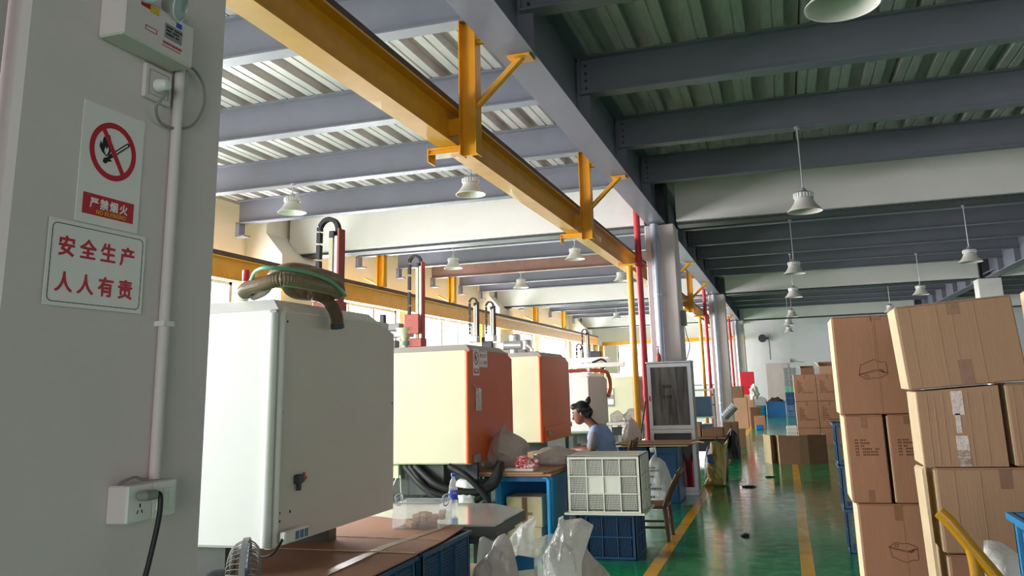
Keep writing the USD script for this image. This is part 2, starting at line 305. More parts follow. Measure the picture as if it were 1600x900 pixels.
# ------------------------------------------------------------------ the setting: floor, walls, windows, columns, roof
XL, XR, YB, YE, ZD = -8.5, 12.2, -7.0, 36.3, 4.56
fl = thing('floor', 'glossy green epoxy factory floor with yellow lane lines', 'floor', kind='structure')
MB().box(XL - .3, XR + .3, YB - .3, YE + .3, -.12, 0).build('floor_slab', 'floor_epoxy', fl)
for (a, b, segs) in ((-1.215, -1.105, [(4.2, 9.2), (9.23, 9.9), (9.93, 16.4), (16.42, 24.0), (24.03, 33.0)]), (-.005, .1, [(3.2, 13.8), (13.83, 18.0), (18.03, 24.0)])):
    for (y0, y1) in segs: MB().box(a, b, y0, y1, .0002, .0015).build('lane_line', 'line_paint', fl)

wl = thing('wall_left', 'cream painted factory wall with a long band of windows', 'wall', kind='structure')
b = MB().box(XL - .25, XL, YB, YE, 0, 1.05).box(XL - .25, XL, YB, YE, 3.35, 4.72)
ys = [YB] + [y for w in LEFT_WINDOWS for y in w] + [YE]
for i in range(0, len(ys), 2): b.box(XL - .25, XL, ys[i], ys[i + 1], 1.05, 3.35)
b.build('wall_panel', 'wall_paint', wl)
for yc in (1.45, 12.1, 23.0, 33.85):
    poly = [(XL - .02, 0), (-7.8, 0), (-7.8, 3.78), (-8.12, 4.16), (-8.12, 4.55), (XL - .02, 4.55)]
    T = frame((0, yc + .6, 0), (1, 0, 0), (0, 0, 1), (0, -1, 0))
    MB().prism(poly, 1.2, T).build('pilaster', 'wall_paint', wl)
for i, (a, c) in enumerate(LEFT_WINDOWS):
    w = thing('window_%d' % (i + 1), 'white framed factory window of tall panes', 'window', kind='structure')
    f = MB(); x0, x1 = XL - .16, XL - .1
    f.box(x0, x1, a, a + .06, 1.05, 3.35).box(x0, x1, c - .06, c, 1.05, 3.35).box(x0, x1, a, c, 1.05, 1.11).box(x0, x1, a, c, 3.29, 3.35)
    f.build('window_frame', 'grey_plastic', w)
    n = 4; st = (c - a) / n
    for k in range(1, n): MB().box(x0, x1, a + k * st - .03, a + k * st + .03, 1.11, 3.29).build('mullion', 'grey_plastic', w)
    for k in range(n): MB().box(XL - .135, XL - .13, a + k * st + .03, a + (k + 1) * st - .03, 1.11, 3.29).build('pane', 'pane', w)
we = thing('wall_end', 'pale grey end wall of the hall', 'wall', kind='structure')
MB().box(XL, -7.1, YE, YE + .25, 0, 4.72).box(-2.1, XR, YE, YE + .25, 0, 4.72).box(-7.1, -2.1, YE, YE + .25, 0, 1.3).box(-7.1, -2.1, YE, YE + .25, 3.3, 4.72).build('wall_panel', 'end_wall_paint', we)
w = thing('window_8', 'bright window in the end wall behind the machines', 'window', kind='structure')
f = MB().box(-7.1, -2.1, YE + .08, YE + .14, 1.3, 1.36).box(-7.1, -2.1, YE + .08, YE + .14, 3.24, 3.3).box(-7.1, -7.04, YE + .08, YE + .14, 1.36, 3.24).box(-2.16, -2.1, YE + .08, YE + .14, 1.36, 3.24)
f.build('window_frame', 'grey_plastic', w)
for k in range(4): MB().box(-7.1 + .06 + k * 1.22, -7.1 + 1.22 * (k + 1), YE + .1, YE + .106, 1.36, 3.24).build('pane', 'pane', w)
d = thing('door_1', 'plain pinkish door with a raised lintel in the end wall', 'door', kind='structure')
MB().box(-.72, .2, YE - .04, YE - .002, 0, 2.12).build('door_leaf', 'door_pink', d)
MB().box(-.95, .3, YE - .1, YE - .002, 2.14, 2.3).build('lintel', 'end_wall_paint', d)
wb = thing('wall_back', 'factory wall behind the viewpoint with a wide loading door', 'wall', kind='structure')
MB().box(XL, -.6, YB - .25, YB, 0, 4.72).box(4.6, XR, YB - .25, YB, 0, 4.72).box(-.6, 4.6, YB - .25, YB, 3.6, 4.72).build('wall_panel', 'end_wall_paint', wb)
wr = thing('wall_right', 'factory wall on the far right with high windows', 'wall', kind='structure')
MB().box(XR, XR + .25, YB, YE, 0, 1.2).box(XR, XR + .25, YB, YE, 3.2, 4.72).box(XR, XR + .25, YB, 13, 1.2, 3.2).box(XR, XR + .25, 25.2, YE, 1.2, 3.2).build('wall_panel', 'end_wall_paint', wr)
w = thing('window_9', 'high factory window band in the right wall', 'window', kind='structure')
f = MB()
for k in range(7): f.box(XR + .08, XR + .14, 13 + k * 2.0, 13 + k * 2.0 + .06, 1.2, 3.2)
f.build('mullion', 'grey_plastic', w); MB().box(XR + .1, XR + .106, 13, 25.2, 1.2, 3.2).build('pane', 'pane', w)

COLY = (1.45, 12.32, 23.15, 33.95)
clabel = ['white square pillar close by carrying the safety signs', 'white pillar behind the grey fire cabinet', 'second white pillar along the aisle beyond the fire cabinet', 'farthest white pillar along the aisle']
for i, yc in enumerate(COLY):
    c = thing('column', clabel[i], 'pillar', kind='structure')
    MB().cbox(-1.84, -1.40, yc - (.29 if i == 0 else .28), yc + (.32 if i == 0 else .28), 0, 3.84, .012).build('column_shaft', 'pillar_paint', c)
    MB().box(-1.80, -1.52, yc - .24, yc + .24, 3.84, 4.56).build('column_head', 'steel_dark', c)
for i, yc in enumerate(COLY[1:]):
    c = thing('column', ['white steel pillar standing beyond the big cartons on the right', 'white steel pillar behind the cartons with a grey girder running to it', 'white steel pillar at the far right end of the hall'][i], 'pillar', kind='structure')
    MB().cbox(4.95, 5.5, yc - .25, yc + .25, 0, 3.84, .012).build('column_shaft', 'beam_white', c)
    MB().box(5.1, 5.4, yc - .2, yc + .2, 3.84, 4.56).build('column_head', 'steel_dark', c)

ce = thing('ceiling', 'corrugated steel deck ceiling on grey steel beams', 'ceiling', kind='structure')
def deck_profile(w):
    p = []; x = 0.0
    while x < w - .05:
        p += [(x + .0, 0), (x + .082, 0), (x + .088, .012), (x + .098, .012), (x + .104, 0), (x + .186, 0), (x + .182, .095), (x + .334, .095)]
        x += .33
    p = [(min(a, w - .012), b_) for a, b_ in p]
    p += [(w - .012, .19), (0, .19)]
    return Polygon(p).buffer(0)
dp = deck_profile(.99)
bays = [YB, 1.45, 12.32, 23.15, YE]
for k in range(21):
    for i in range(4):
        x0 = XL + k * .99
        if x0 > XR - .5: continue
        MB().prism(dp, bays[i + 1] - bays[i], frame((x0, bays[i + 1], ZD), (1, 0, 0), (0, 0, 1), (0, -1, 0))).build('deck_sheet', 'deck_zinc', ce)
MB().box(XL - .3, XR + .3, YB - .3, YE + .3, ZD + .192, ZD + .3).build('roof_slab', 'steel_dark', ce)
PURL = [-5.4, -3.6, -1.8, 0.1, 3.5, 5.28, 7.12, 9.0, 10.78, 14.6, 16.42, 18.28, 20.1, 21.6, 25.3, 27.1, 28.9, 30.7, 32.4]
for y in PURL:
    for x0, x1 in ((-8.12, -1.70), (-1.62, 5.22), (5.34, XR)):
        p = MB().ibeam('x', x0, x1, y, 4.18, 4.555, .15, .014, .01).build('cross_beam', 'steel_red_brown' if (y == 18.28 and x0 < -2) else 'steel_grey', ce)
        if y > -1:
            e = MB()
            for xe in ((x1 - .012, x1) if x0 < -2 else (x0, x0 + .012),):
                e.box(xe[0], xe[1], y - .075, y + .075, 4.2, 4.55)
            e.build('end_plate', 'steel_grey', p)
            e = MB(); xb = x1 - .06 if x0 < -2 else x0 + .06
            for k in range(4): e.cyl((xb, y - .024, 4.25 + .075 * k), (xb, y - .005, 4.25 + .075 * k), .013, 6)
            e.build('bolt', 'steel_dark', p)
            if x0 < -2: MB().box(x0 - .01, x0 + .06, y - .075, y + .075, 3.98, 4.19).box(x0 - .01, x0 + .16, y - .075, y + .075, 3.96, 3.985).build('bracket', 'steel_grey', p)
for xg in (-1.66, 5.28):
    g = MB().ibeam('y', YB, YE, xg, 3.85, 4.555, .28, .02, .014).build('main_girder', 'steel_grey', ce)
    for y in PURL:
        MB().box(xg - .13, xg - .008, y - .008, y + .008, 3.87, 4.53).box(xg + .008, xg + .13, y - .008, y + .008, 3.87, 4.53).build('stiffener_plate', 'steel_grey', g)
for yc in (12.32, 23.15, 33.95):
    for x0, x1 in ((-8.06, -1.84), (-1.36, 5.0), (5.5, XR)):
        t = MB().cbox(x0, x1, yc - .24, yc + .24, 3.87, 4.54, .01).build('transverse_beam', 'beam_white', ce)
        MB().box(x0, x1, yc - .16, yc + .16, 3.83, 3.868).build('flange_shadow_strip', 'steel_dark', t)  # dark strip painting the shadow line of the flange below the beam
# diagonal wind brace seen above the right-hand cartons
MB().tube([(5.1, 22.9, 3.95), (5.75, 20.4, 4.2)], .02, 6).build('wind_brace', 'steel_grey', ce)

# ------------------------------------------------------------------ crane rails on their yellow hangers and posts
cr = thing('crane_rail', 'yellow crane rail hung beside the main girder above the machines', 'crane rail')
RX = -2.19
r_ = MB().ibeam('y', -4.0, 33.2, RX, 3.22, 3.50, .15, .014, .012).build('rail_beam', 'yellow_paint', cr)
MB().box(RX - .04, RX + .04, -4, 33.2, 3.502, 3.575).build('running_rail', 'rail_rust', r_)  # dark rail, made taller to paint in the top flange shading too
for y in (-1.8, 5.28, 9.0, 16.42, 20.1, 27.1, 30.7):

    h = MB().box(-2.10, -2.092, y - .06, y + .06, 3.15, 4.18).box(-1.978, -1.97, y - .06, y + .06, 3.15, 4.18).box(-2.092, -1.978, y - .005, y + .005, 3.15, 4.18)
    hp = h.build('hanger', 'yellow_paint', cr)
    MB().box(-2.34, -2.1, y - .06, y + .06, 3.17, 3.178).box(-2.34, -2.1, y - .06, y + .06, 3.205, 3.219).box(-2.34, -2.1, y - .05, y - .04, 3.178, 3.205).box(-2.35, -2.34, y - .065, y + .065, 3.12, 3.22).build('bracket', 'yellow_paint', hp)
    MB().box(-2.184, -2.10, y - .05, y - .04, 3.3, 3.42).box(-2.184, -2.10, y - .05, y + .05, 3.42, 3.428).build('tie_plate', 'yellow_paint', hp)
    MB().tube([(-1.98, y, 3.52), (-1.63, y, 3.85)], .028, 10).box(-1.72, -1.55, y - .07, y + .07, 3.835, 3.849).build('diagonal_brace', 'yellow_paint', hp)
    MB().tube([(-1.97, y, 4.02), (-1.80, y, 4.02)], .025, 8).build('strut', 'yellow_paint', hp)
for y in (11.75, 22.3, 33.0):
    p = MB().cyl((-2.05, y, 0), (-2.05, y, 3.19), .048, 16).build('post', 'yellow_paint', cr, smooth=40)
    MB().box(-2.2, -1.95, y - .1, y + .1, 3.19, 3.218).build('cap_plate', 'yellow_paint', p)
c2 = thing('crane_rail', 'yellow crane rail running along the windowed left wall', 'crane rail')
r_ = MB().ibeam('y', 2.5, 34.5, -7.58, 3.14, 3.46, .16, .016, .012).build('rail_beam', 'yellow_paint', c2)
MB().box(-7.62, -7.54, 2.5, 34.5, 3.462, 3.54).build('running_rail', 'rail_rust', r_)
for y in (5.28, 9.0, 14.6, 18.28, 25.3, 28.9):
    MB().box(-7.66, -7.5, y - .01, y + .01, 3.545, 4.18).box(-7.66, -7.64, y - .08, y + .08, 3.545, 4.18).box(-7.52, -7.5, y - .08, y + .08, 3.545, 4.18).build('hanger', 'yellow_paint', c2)
    MB().tube([(-7.66, y, 3.6), (-7.95, y, 3.75)], .025, 8).build('strut', 'yellow_paint', c2)
for y in (20.2, 34.2):
    MB().box(-7.66, -7.5, y - .08, y + .08, 0, 3.138).build('post', 'yellow_paint', c2)
bm = thing('crane_bridge', 'thin yellow crane beam crossing in front of the end wall', 'crane beam')
MB().box(-7.5, -1.4, 35.0, 35.15, 3.14, 3.3).build('bridge_beam', 'yellow_paint', bm)
[MB().box(x, x + .15, 34.95, 35.2, 0, 3.14).build('leg', 'yellow_paint', bm) for x in (-7.6, -1.62)]

# ------------------------------------------------------------------ pipes on the columns
for i, yc in enumerate(COLY[1:]):
    p = thing('downpipe', ['silver downpipe on the pillar behind the fire cabinet', 'silver downpipe on the second aisle pillar', 'silver downpipe on the farthest aisle pillar'][i], 'pipe', (-1.68, yc - .385, 0))
    MB().cyl((0, 0, 0), (0, 0, 3.83), .062, 18).build('pipe', 'pipe_silver', p, smooth=40)
    for z in (.9, 2.75): MB().cyl((0, 0, z), (0, 0, z + .03), .067, 18).box(-.02, .02, .04, .1, z, z + .03).build('clamp', 'alu', p, smooth=40)
    p = thing('fire_pipe', ['tall red fire main beside the pillar with the fire cabinet', 'red fire main beside the second aisle pillar', 'red fire main beside the farthest aisle pillar'][i], 'pipe', (-1.93, yc - .42, 0))
    MB().cyl((0, 0, 0), (0, 0, 4.5), .048, 16).build('pipe', 'red_pipe', p, smooth=40)
    [MB().cyl((0, 0, z), (0, 0, z + .09), .056, 16).build('coupling', 'red_pipe', p, smooth=40) for z in (3.25, 1.3)]
    MB().tube([(.0, 0, 3.2), (.12, 0, 3.2)], .015, 8).build('clamp', 'red_pipe', p)
# ------------------------------------------------------------------ bell lamps
def make_lamp(label, loc, group, drop):
    t = thing('pendant_lamp', label, 'lamp', loc, group=group)
    sh = MB().lathe([(.178, .0), (.184, .0), (.182, .008), (.15, .04), (.115, .085), (.098, .122), (.096, .14), (.09, .14), (.092, .12), (.109, .083), (.144, .038), (.176, .006), (.178, .0)], 36).build('shade', 'lamp_shade', t, smooth=40)
    MB().lathe([(.0, .1), (.098, .1), (.105, .098)], 28).build('diffuser', 'lamp_inner', t, smooth=40)
    MB().lathe([(.09, .141), (.1, .145), (.1, .2), (.085, .21), (.04, .225), (.02, .26), (.012, .262)], 28).build('housing', 'alu', t, smooth=40)
    f = MB()
    for k in range(20):
        a = k * PI / 10; f.box(.098, .108, -.004, .004, .15, .196, rotz(a))
    f.build('cooling_fin', 'white_plastic', t)
    MB().cyl((0, 0, .255), (0, 0, drop - .02), .009, 8).build('rod', 'alu', t)
    MB().cyl((0, 0, drop - .03), (0, 0, drop), .03, 12).build('ceiling_rose', 'alu', t)
    return t
right = [(.37, 8.93, 3.24, 'grey bell lamp on a long rod in front of the white beam'), (.33, 14.53, 3.26, 'grey bell lamp on a long rod just beyond the white beam, above the aisle'),
         (.35, 18.22, 3.2, 'bell lamp over the aisle, third back from the white beam'), (.38, 25.23, 3.28, 'bell lamp over the aisle, fourth back, below the third'), (.3, 28.83, 3.26, 'small far bell lamp over the aisle, second from the end wall'), (.32, 32.33, 3.2, 'smallest bell lamp over the aisle nearest the end wall'),
         (3.08, 14.53, 3.26, 'bell lamp hanging above the tilted big carton on the right'), (3.14, 20.03, 3.26, 'bell lamp behind the big cartons, left of the steel pillar'), (3.1, 25.23, 3.26, 'far small bell lamp peeping over the left carton stack')]
make_lamp('large grey bell lamp cut off by the top edge of the view', (.44, 4.02, 3.305), 'long-rod bell lamps over the aisle', ZD - 3.305)
lamp = make_lamp(right[0][3], right[0][:3], 'long-rod bell lamps over the aisle', 4.19 - 3.24)
for x, y, z, l in right[1:]: dup(lamp, (x, y, z), 0, l)
left = [(-5.93, 8.93, 'bell lamp on a short rod, leftmost above the machines'), (-3.45, 8.93, 'bell lamp on a short rod just left of the yellow crane rail'), (-3.55, 14.53, 'bell lamp below the yellow bracket of the crane rail'), (-6.0, 14.53, 'bell lamp hanging beyond the long white beam on the left'),
        (-5.8, 18.22, 'flat looking far bell lamp above the orange machines'), (-3.38, 18.22, 'bell lamp seen beside the tall yellow post'), (-5.6, 28.83, 'tiny bell lamp far back on the left under grey beams'), (-3.3, 28.83, 'tiny bell lamp far back just left of the yellow post')]
lamp2 = make_lamp(left[0][2], (left[0][0], left[0][1], 3.8), 'short-rod bell lamps over the machines', 4.19 - 3.8)
for x, y, l in left[1:]: dup(lamp2, (x, y, 3.8), 0, l)

p = thing('wall_pipe', 'cream pipe running down the left wall beside the far end of the white beam', 'pipe', (-7.9, 12.82, 0))
MB().cyl((0, 0, 0), (0, 0, 3.86), .05, 14).build('pipe', 'wall_paint', p, smooth=40)
p = thing('junction_box', 'small grey electrical box with a loose wire on the pillar behind the cabinet', 'box', (-1.3985, 12.28, 2.32))
MB().cbox(.0, .07, -.07, .07, 0, .22, .005).build('box', 'grey_plastic', p)
MB().tube(curve([(.04, 0, .0), (.06, .02, -.15), (.09, .05, -.3), (.03, .04, -.5)], 20), .006, 6).build('wire', 'grey_plastic', p, smooth=60)

# ------------------------------------------------------------------ near pillar: emergency light, socket, signs, conduit, outlet box
rng = random.Random(7)
FX = -1.40
def face_x(x, y, z): return frame((x, y, z), (0, 1, 0), (0, 0, 1))     # u along +y, v up, out towards the aisle
def no_fire_sign(t, T, s=1.0, letters=True):
    """White sign .175 x .268: red ring and bar over a flame and a match, red panel with the wording."""
    k = s
    MB().box(0, .175 * k, 0, .268 * k, 0, .0015, T).build('sign_board', 'sign_white', t)
    c = np.array([.0875, .172]); ring = shapely.Point(*c).buffer(.066, 32).difference(shapely.Point(*c).buffer(.0535, 32))
    a = PI * .69; d = np.array([math.cos(a), math.sin(a)]) * .057; bar = LineString([c - d, c + d]).buffer(.0055, cap_style=2)
    P = lambda g: shapely.affinity.scale(g, k, k, origin=(0, 0))
    MB().prism(P(ring.union(bar)), .0009, T @ frame((0, 0, .0016), (1, 0, 0), (0, 1, 0))).build('prohibition_ring', 'sign_red', t)
    fl = Polygon([(.068, .157), (.056, .165), (.048, .176), (.050, .188), (.055, .181), (.057, .196), (.066, .212), (.066, .203), (.073, .208), (.079, .196), (.083, .186), (.081, .173), (.076, .163)])
    hole = Polygon([(.066, .160), (.061, .169), (.064, .180), (.068, .174), (.072, .182), (.075, .172), (.071, .162)])
    mt = LineString([(.078, .158), (.128, .199)]).buffer(.0045, cap_style=1).difference(LineString([(.086, .1645), (.1265, .1978)]).buffer(.0022, cap_style=1))
    head = Polygon([(.060, .143), (.068, .140), (.074, .146), (.086, .150), (.079, .153), (.084, .158), (.077, .157), (.079, .163), (.070, .155), (.062, .152)])
    keep = ring.union(bar).buffer(.0012)
    MB().prism(P(fl.difference(hole).union(mt).union(head).difference(keep)), .0008, T @ frame((0, 0, .0016), (1, 0, 0), (0, 1, 0))).build('flame_and_match', 'black_ink', t)
    MB().box(.016 * k, .158 * k, .02 * k, .066 * k, .0016, .0024, T).build('red_panel', 'sign_red', t)
    m = MB(); hanzi(m, '严禁烟火', .024 * k, T @ frame((.034 * k, .038 * k, .0025), (1, 0, 0), (0, 1, 0)), gap=1.14); m.build('lettering', 'sign_white', t)
    if letters:
        e = meshkit.text_mesh('NO BURNING', .0095 * k, .0007); MB().mesh(e, T @ frame((.052 * k, .0235 * k, .0025), (1, 0, 0), (0, 1, 0))).build('lettering', 'label_yellow', t)
def safety_sign(t, T, s=1.0):
    """White sign .262 x .178 with a thin rounded frame and two rows of red characters."""
    k = s
    MB().box(0, .262 * k, 0, .178 * k, 0, .0014, T).build('sign_board', 'sign_white', t)
    MB().prism(rect_ring(.008 * k, .254 * k, .008 * k, .17 * k, .0016 * k, .012 * k), .0005, T @ frame((0, 0, .0015), (1, 0, 0), (0, 1, 0))).build('frame_line', 'machine_base', t)
    m = MB(); hanzi(m, '安全生产', .044 * k, T @ frame((.024 * k, .108 * k, .0015), (1, 0, 0), (0, 1, 0)), gap=1.24)
    hanzi(m, '人人有责', .044 * k, T @ frame((.024 * k, .034 * k, .0015), (1, 0, 0), (0, 1, 0)), gap=1.24); m.build('lettering', 'sign_red', t)
t = thing('no_fire_sign', 'white no-burning sign with red ring on the near pillar', 'sign', (FX, 1.318, 1.872)); no_fire_sign(t, face_x(.0005, 0, 0))
t = thing('safety_slogan_sign', 'white sign with two rows of big red characters on the near pillar', 'sign', (FX, 1.256, 1.69)); safety_sign(t, face_x(.0032, 0, 0))

t = thing('emergency_light', 'grimy white emergency light box with round lamps high on the near pillar', 'emergency light', (FX, 1.338, 2.292))
MB().cbox(0.0005, .07, 0, .222, 0, .108, .004).build('housing', 'pillar_paint', t)
T = face_x(.0705, 0, 0)
MB().box(.045, .072, .088, .104, 0, .001, T).build('sticker', 'sign_red', t)
MB().box(.0725, .1, .084, .1, 0, .001, T).build('sticker', 'label_yellow', t)
MB().prism(rect_ring(.062, .098, .036, .047, .0012), .0008, T).build('sticker', 'sign_red', t)
g_ = MB().box(.122, .178, .042, .078, 0, .001, T).build('sticker', 'label_grey', t)
m = MB(); printmarks(m, [[4, 5], [3, 4], [5, 2]], .0055, T @ frame((.126, .067, .0011), (1, 0, 0), (0, 1, 0)), rng, .0004); m.build('lettering', 'black_ink', t)
MB().box(.158, .176, .082, .094, 0, .001, T).build('sticker', 'blue_print', t)
m = MB(); printmarks(m, [[9]], .007, T @ frame((.118, .026, 0), (1, 0, 0), (0, 1, 0)), rng, .0005); m.box(.116, .178, .02, .0215, 0, .0006, T); m.build('lettering', 'sign_red', t)
for yy, ang in ((.052, -.5), (.152, .25)):
    A = frame((.055, yy, .142), (math.cos(ang) * .2 - math.sin(ang), math.cos(ang), 0), (0, .25, .97)); ex = np.array([-math.sin(ang) * .9 - .1, math.cos(ang), -.05]); ex /= np.linalg.norm(ex)
    ez = np.array([math.cos(ang), math.sin(ang) + .12, -.28]); ez -= ex * (ez @ ex); ez /= np.linalg.norm(ez); A = frame((.078, yy, .132), ex, np.cross(ez, ex), ez)
    h = MB().lathe([(.0, -.035), (.018, -.033), (.03, -.018), (.036, .0), (.037, .006), (.033, .007), (.0325, .003)], 28, A).build('lamp_head', 'alu', t, smooth=40)
    MB().lathe([(.0325, .004), (.0, .007)], 28, A).build('lens', 'lens_glass', h, smooth=40)
    MB().cyl((.05, yy, .107), (.05, yy, .125), .008, 10).build('swivel', 'rail_rust', t)

t = thing('wall_socket', 'white wall socket with a plugged lead below the emergency light', 'socket', (FX, 1.474, 2.2))
MB().cbox(0, .011, 0, .088, 0, .086, .003).build('plate', 'pillar_paint', t)
MB().prism(rect_ring(.012, .076, .012, .074, .0012, .003), .0008, face_x(.0112, 0, 0)).build('frame_line', 'grey_plastic', t)
t = thing('plug_lead', 'grey plug and looping lead from the wall socket to the emergency light', 'cable', (FX, 1.514, 2.238))
MB().lathe([(0, 0), (.017, 0), (.018, .004), (.015, .022), (.011, .03), (0, .031)], 16, frame((.0125, 0, 0), (0, 1, 0), (0, 0, 1))).build('plug', 'white_plastic', t, smooth=40)
MB().tube(curve([(.034, 0, -.01), (.034, -.003, -.03), (.022, -.012, -.06), (.014, .015, -.088), (.014, .07, -.086), (.014, .125, -.06), (.016, .158, .0), (.018, .150, .055), (.02, .115, .082), (.03, .07, .078)], 60), .0035, 8).build('lead', 'grey_plastic', t, smooth=60)

t = thing('conduit', 'slim white conduit running down the near pillar to the switch box', 'conduit', (FX, 1.583, 0))
MB().cyl((.0135, 0, 1.322), (.0135, 0, 2.44), .0125, 14).build('pipe', 'pillar_paint', t, smooth=40)
for z in (1.665,): MB().box(.0, .028, -.017, .017, z, z + .012).build('clip', 'white_plastic', t)

t = thing('switch_box', 'white double box with a three-pin outlet and rocker switch', 'switch box', (FX, 1.462, 1.243))
MB().cbox(0.0005, .047, 0, .146, 0, .078, .003).build('housing', 'pillar_paint', t)
for k in range(2):
    p = MB().cbox(.0472, .055, .001 + .0725 * k, .0725 + .0725 * k, .001, .077, .002).build('plate', 'white_plastic', t)
    if k == 0:
        e = MB(); T = face_x(.0552, 0, 0)
        e.box(.0345, .0375, .03, .038, 0, .0005, T)
        for sg in (-1, 1): e.hull([(a, b_, c_) for c_ in (0, .0005) for a, b_ in ((.036 + sg * .006, .018), (.036 + sg * .0085, .018), (.036 + sg * .0065, .025), (.036 + sg * .004, .025))], T)
        e.build('pin_slot', 'dark_slot', p)
    else:
        for q in range(3): MB().cbox(.0552, .0592, .083 + q * .017, .099 + q * .017, .017, .062, .0015).build('rocker', 'white_plastic', p)
t = thing('power_lead', 'thick black lead plugged into the switch box and hanging down', 'cable', (FX + .056, 1.5, 1.297))
MB().cbox(.0005, .03, -.02, .02, -.009, .011, .005).build('plug', 'grey_plastic', t)
MB().tube(curve([(.016, .02, .0), (.02, .032, -.004), (.022, .03, -.05), (.02, .01, -.14), (.015, -.03, -.3), (.01, -.06, -.6), (.03, -.03, -1.0), (.05, .05, -1.285)], 50), .0058, 8).build('lead', 'black_rubber', t, smooth=60)
t = thing('wire_scrap', 'bent scrap of grey wire lying on top of the switch box', 'wire', (FX, 1.47, 1.3215))
MB().tube(curve([(.02, .0, .003), (.024, .02, .009), (.022, .045, .012), (.026, .06, .006), (.03, .075, .004)], 20), .003, 6).build('wire', 'grey_plastic', t, smooth=60)
p = thing('corner_pipe', 'white pipe at the outer corner of the near pillar, cut off by the left edge', 'pipe', (-1.455, 1.10, 0))
MB().cyl((0, 0, 0), (0, 0, 3.83), .05, 18).build('pipe', 'pillar_paint', p, smooth=40)
MB().cyl((0, 0, 2.9), (0, 0, 2.94), .054, 18).build('clamp', 'alu', p, smooth=40)

# ------------------------------------------------------------------ moulding machines
def machine(label, x, y0, y1, z0, z1, depth, side, front, cap, lip):
    t = thing('moulding_machine', label, 'machine', (x, y0, 0)); L = y1 - y0
    MB().cbox(-depth, -.03, 0.0, L, z0, z1 - .03, .012).build('enclosure', side, t)
    f = MB(); ch = .2
    f.prism([(.0, z0), (L, z0 + .0), (L, z1 - .1), (L - ch, z1 - .045), (.0, z1 - .045)], .03, face_x(-.03, 0, 0))
    fp = f.build('front_panel', front, t)
    MB().tube([(-.018, -.008, z0 + .01), (-.018, -.008, z1 - .06)], .022, 12).build('corner_post', front if lip else side, t, smooth=40)
    MB().hull([(-depth, -.005, z1 - .045), (.004, -.005, z1 - .045), (-depth, L, z1 - .05), (.004, L - ch, z1 - .045), (-.03, L, z1 - .1), (-depth, .02, z1 + .005), (-.04, .02, z1 + .005), (-depth, L - .05, z1), (-.05, L - ch - .02, z1 + .003)]).build('top_cap', cap, t)
    b_ = MB().box(-3.6, -.42, .22, L - .22, .16, .58).build('machine_bed', 'machine_base', t)
    for q in (.3, 1.6, 2.8): 
        for yy in (.3, L - .42): MB().box(-q - .52, -q - .4, yy, yy + .12, 0, .158).build('foot', 'steel_dark', t)
    [MB().box(-depth + .1, -.3, q, q + .08, .58, z0 - .002).build('support_frame', 'machine_base', t) for q in (.1, L - .18)]
    return t, fp
m1, fp = machine('large white moulding machine cover nearest the view with a hose coiled on top', -2.18, 3.2, 4.36, .85, 1.925, 1.35, 'machine_white', 'panel_shade_grey', 'machine_white', False)
MB().tube([(-.002, .032, .86), (-.002, .032, 1.85), (-.006, .045, 1.875), (-.01, .075, 1.885)], .017, 12).build('door_bead', 'machine_white', m1, smooth=50)
MB().cbox(-.028, .002, -.014, .012, .855, 1.88, .004).build('corner_channel', 'machine_grey', m1)  # channel coloured grey to paint the shading at the machine corner
e = MB()
for (u, v) in ((.075, 1.83), (.055, 1.42), (1.14, 1.43), (.06, .99), (.062, .955), (.14, .985)): e.cyl((.0004, u, v), (.0014, u, v), .006, 8)
e.build('screw_hole', 'dark_slot', fp)
v = MB().cbox(.0005, .03, .16, .2, 1.10, 1.14, .004).box(.008, .024, .172, .19, 1.07, 1.1).build('air_valve', 'steel_dark', m1)
MB().tube([(.015, .2, 1.12), (.015, .235, 1.12)], .009, 8).tube([(.015, .22, 1.105), (.015, .222, 1.145)], .006, 6).build('valve_handle', 'copper_red', v)
MB().cbox(-1.2, -.95, -.05, .12, .72, .8, .006).build('control_box', 'white_plastic', m1)
t = thing('power_strip', 'white extension strip with blue labels on the lower edge of the near machine', 'power strip', (-2.148, 3.215, .868), 0)
MB().cbox(0, .032, 0, .19, 0, .05, .006).build('body', 'white_plastic', t)
for k in range(3): MB().box(.0322, .033, .075 + k * .036, .104 + k * .036, .008, .042).build('label_patch', 'blue_print' if False else 'blue_grey', t)
MB().tube(curve([(.015, .002, .02), (.02, -.03, .0), (0, -.05, -.03), (-.06, -.04, -.04), (-.2, .02, -.02)], 24), .006, 8).build('lead', 'black_rubber', t, smooth=60)

m2, fp = machine('cream moulding machine with an orange front carrying small safety signs', -2.69, 6.87, 8.06, .85, 1.885, 1.15, 'machine_cream', 'machine_orange', 'machine_grey', True)
a_ = thing('no_fire_sign', 'small no-burning sign stuck on the orange machine front', 'sign', (-2.6898, 6.955, 1.615)); no_fire_sign(a_, face_x(.0005, 0, 0), .9, False)
a_ = thing('safety_slogan_sign', 'small red-lettered slogan sign stuck on the orange machine front', 'sign', (-2.6898, 7.105, 1.69)); safety_sign(a_, face_x(.0032, 0, 0), .84)
a_ = thing('document_pouch', 'clear plastic document pouch taped to the orange machine front', 'pouch', (-2.6898, 6.97, 1.3))
MB().cbox(.0005, .006, 0.03, .18, 0, .2, .002).build('pouch', 'tape_clear', a_)
MB().tube(curve([(.004, .03, .2), (.008, .0, .22), (.006, -.02, .23)], 10), .006, 6).build('tape_tab', 'film_white', a_)
MB().cbox(.0005, .03, .06, .17, .86, .93, .005).build('switch_cover', 'grey_plastic', m2)
m3, fp = machine('farther cream moulding machine with a plain orange front and folded lower edge', -2.77, 9.42, 10.72, .85, 1.9, 1.15, 'machine_cream', 'machine_orange', 'machine_grey', True)
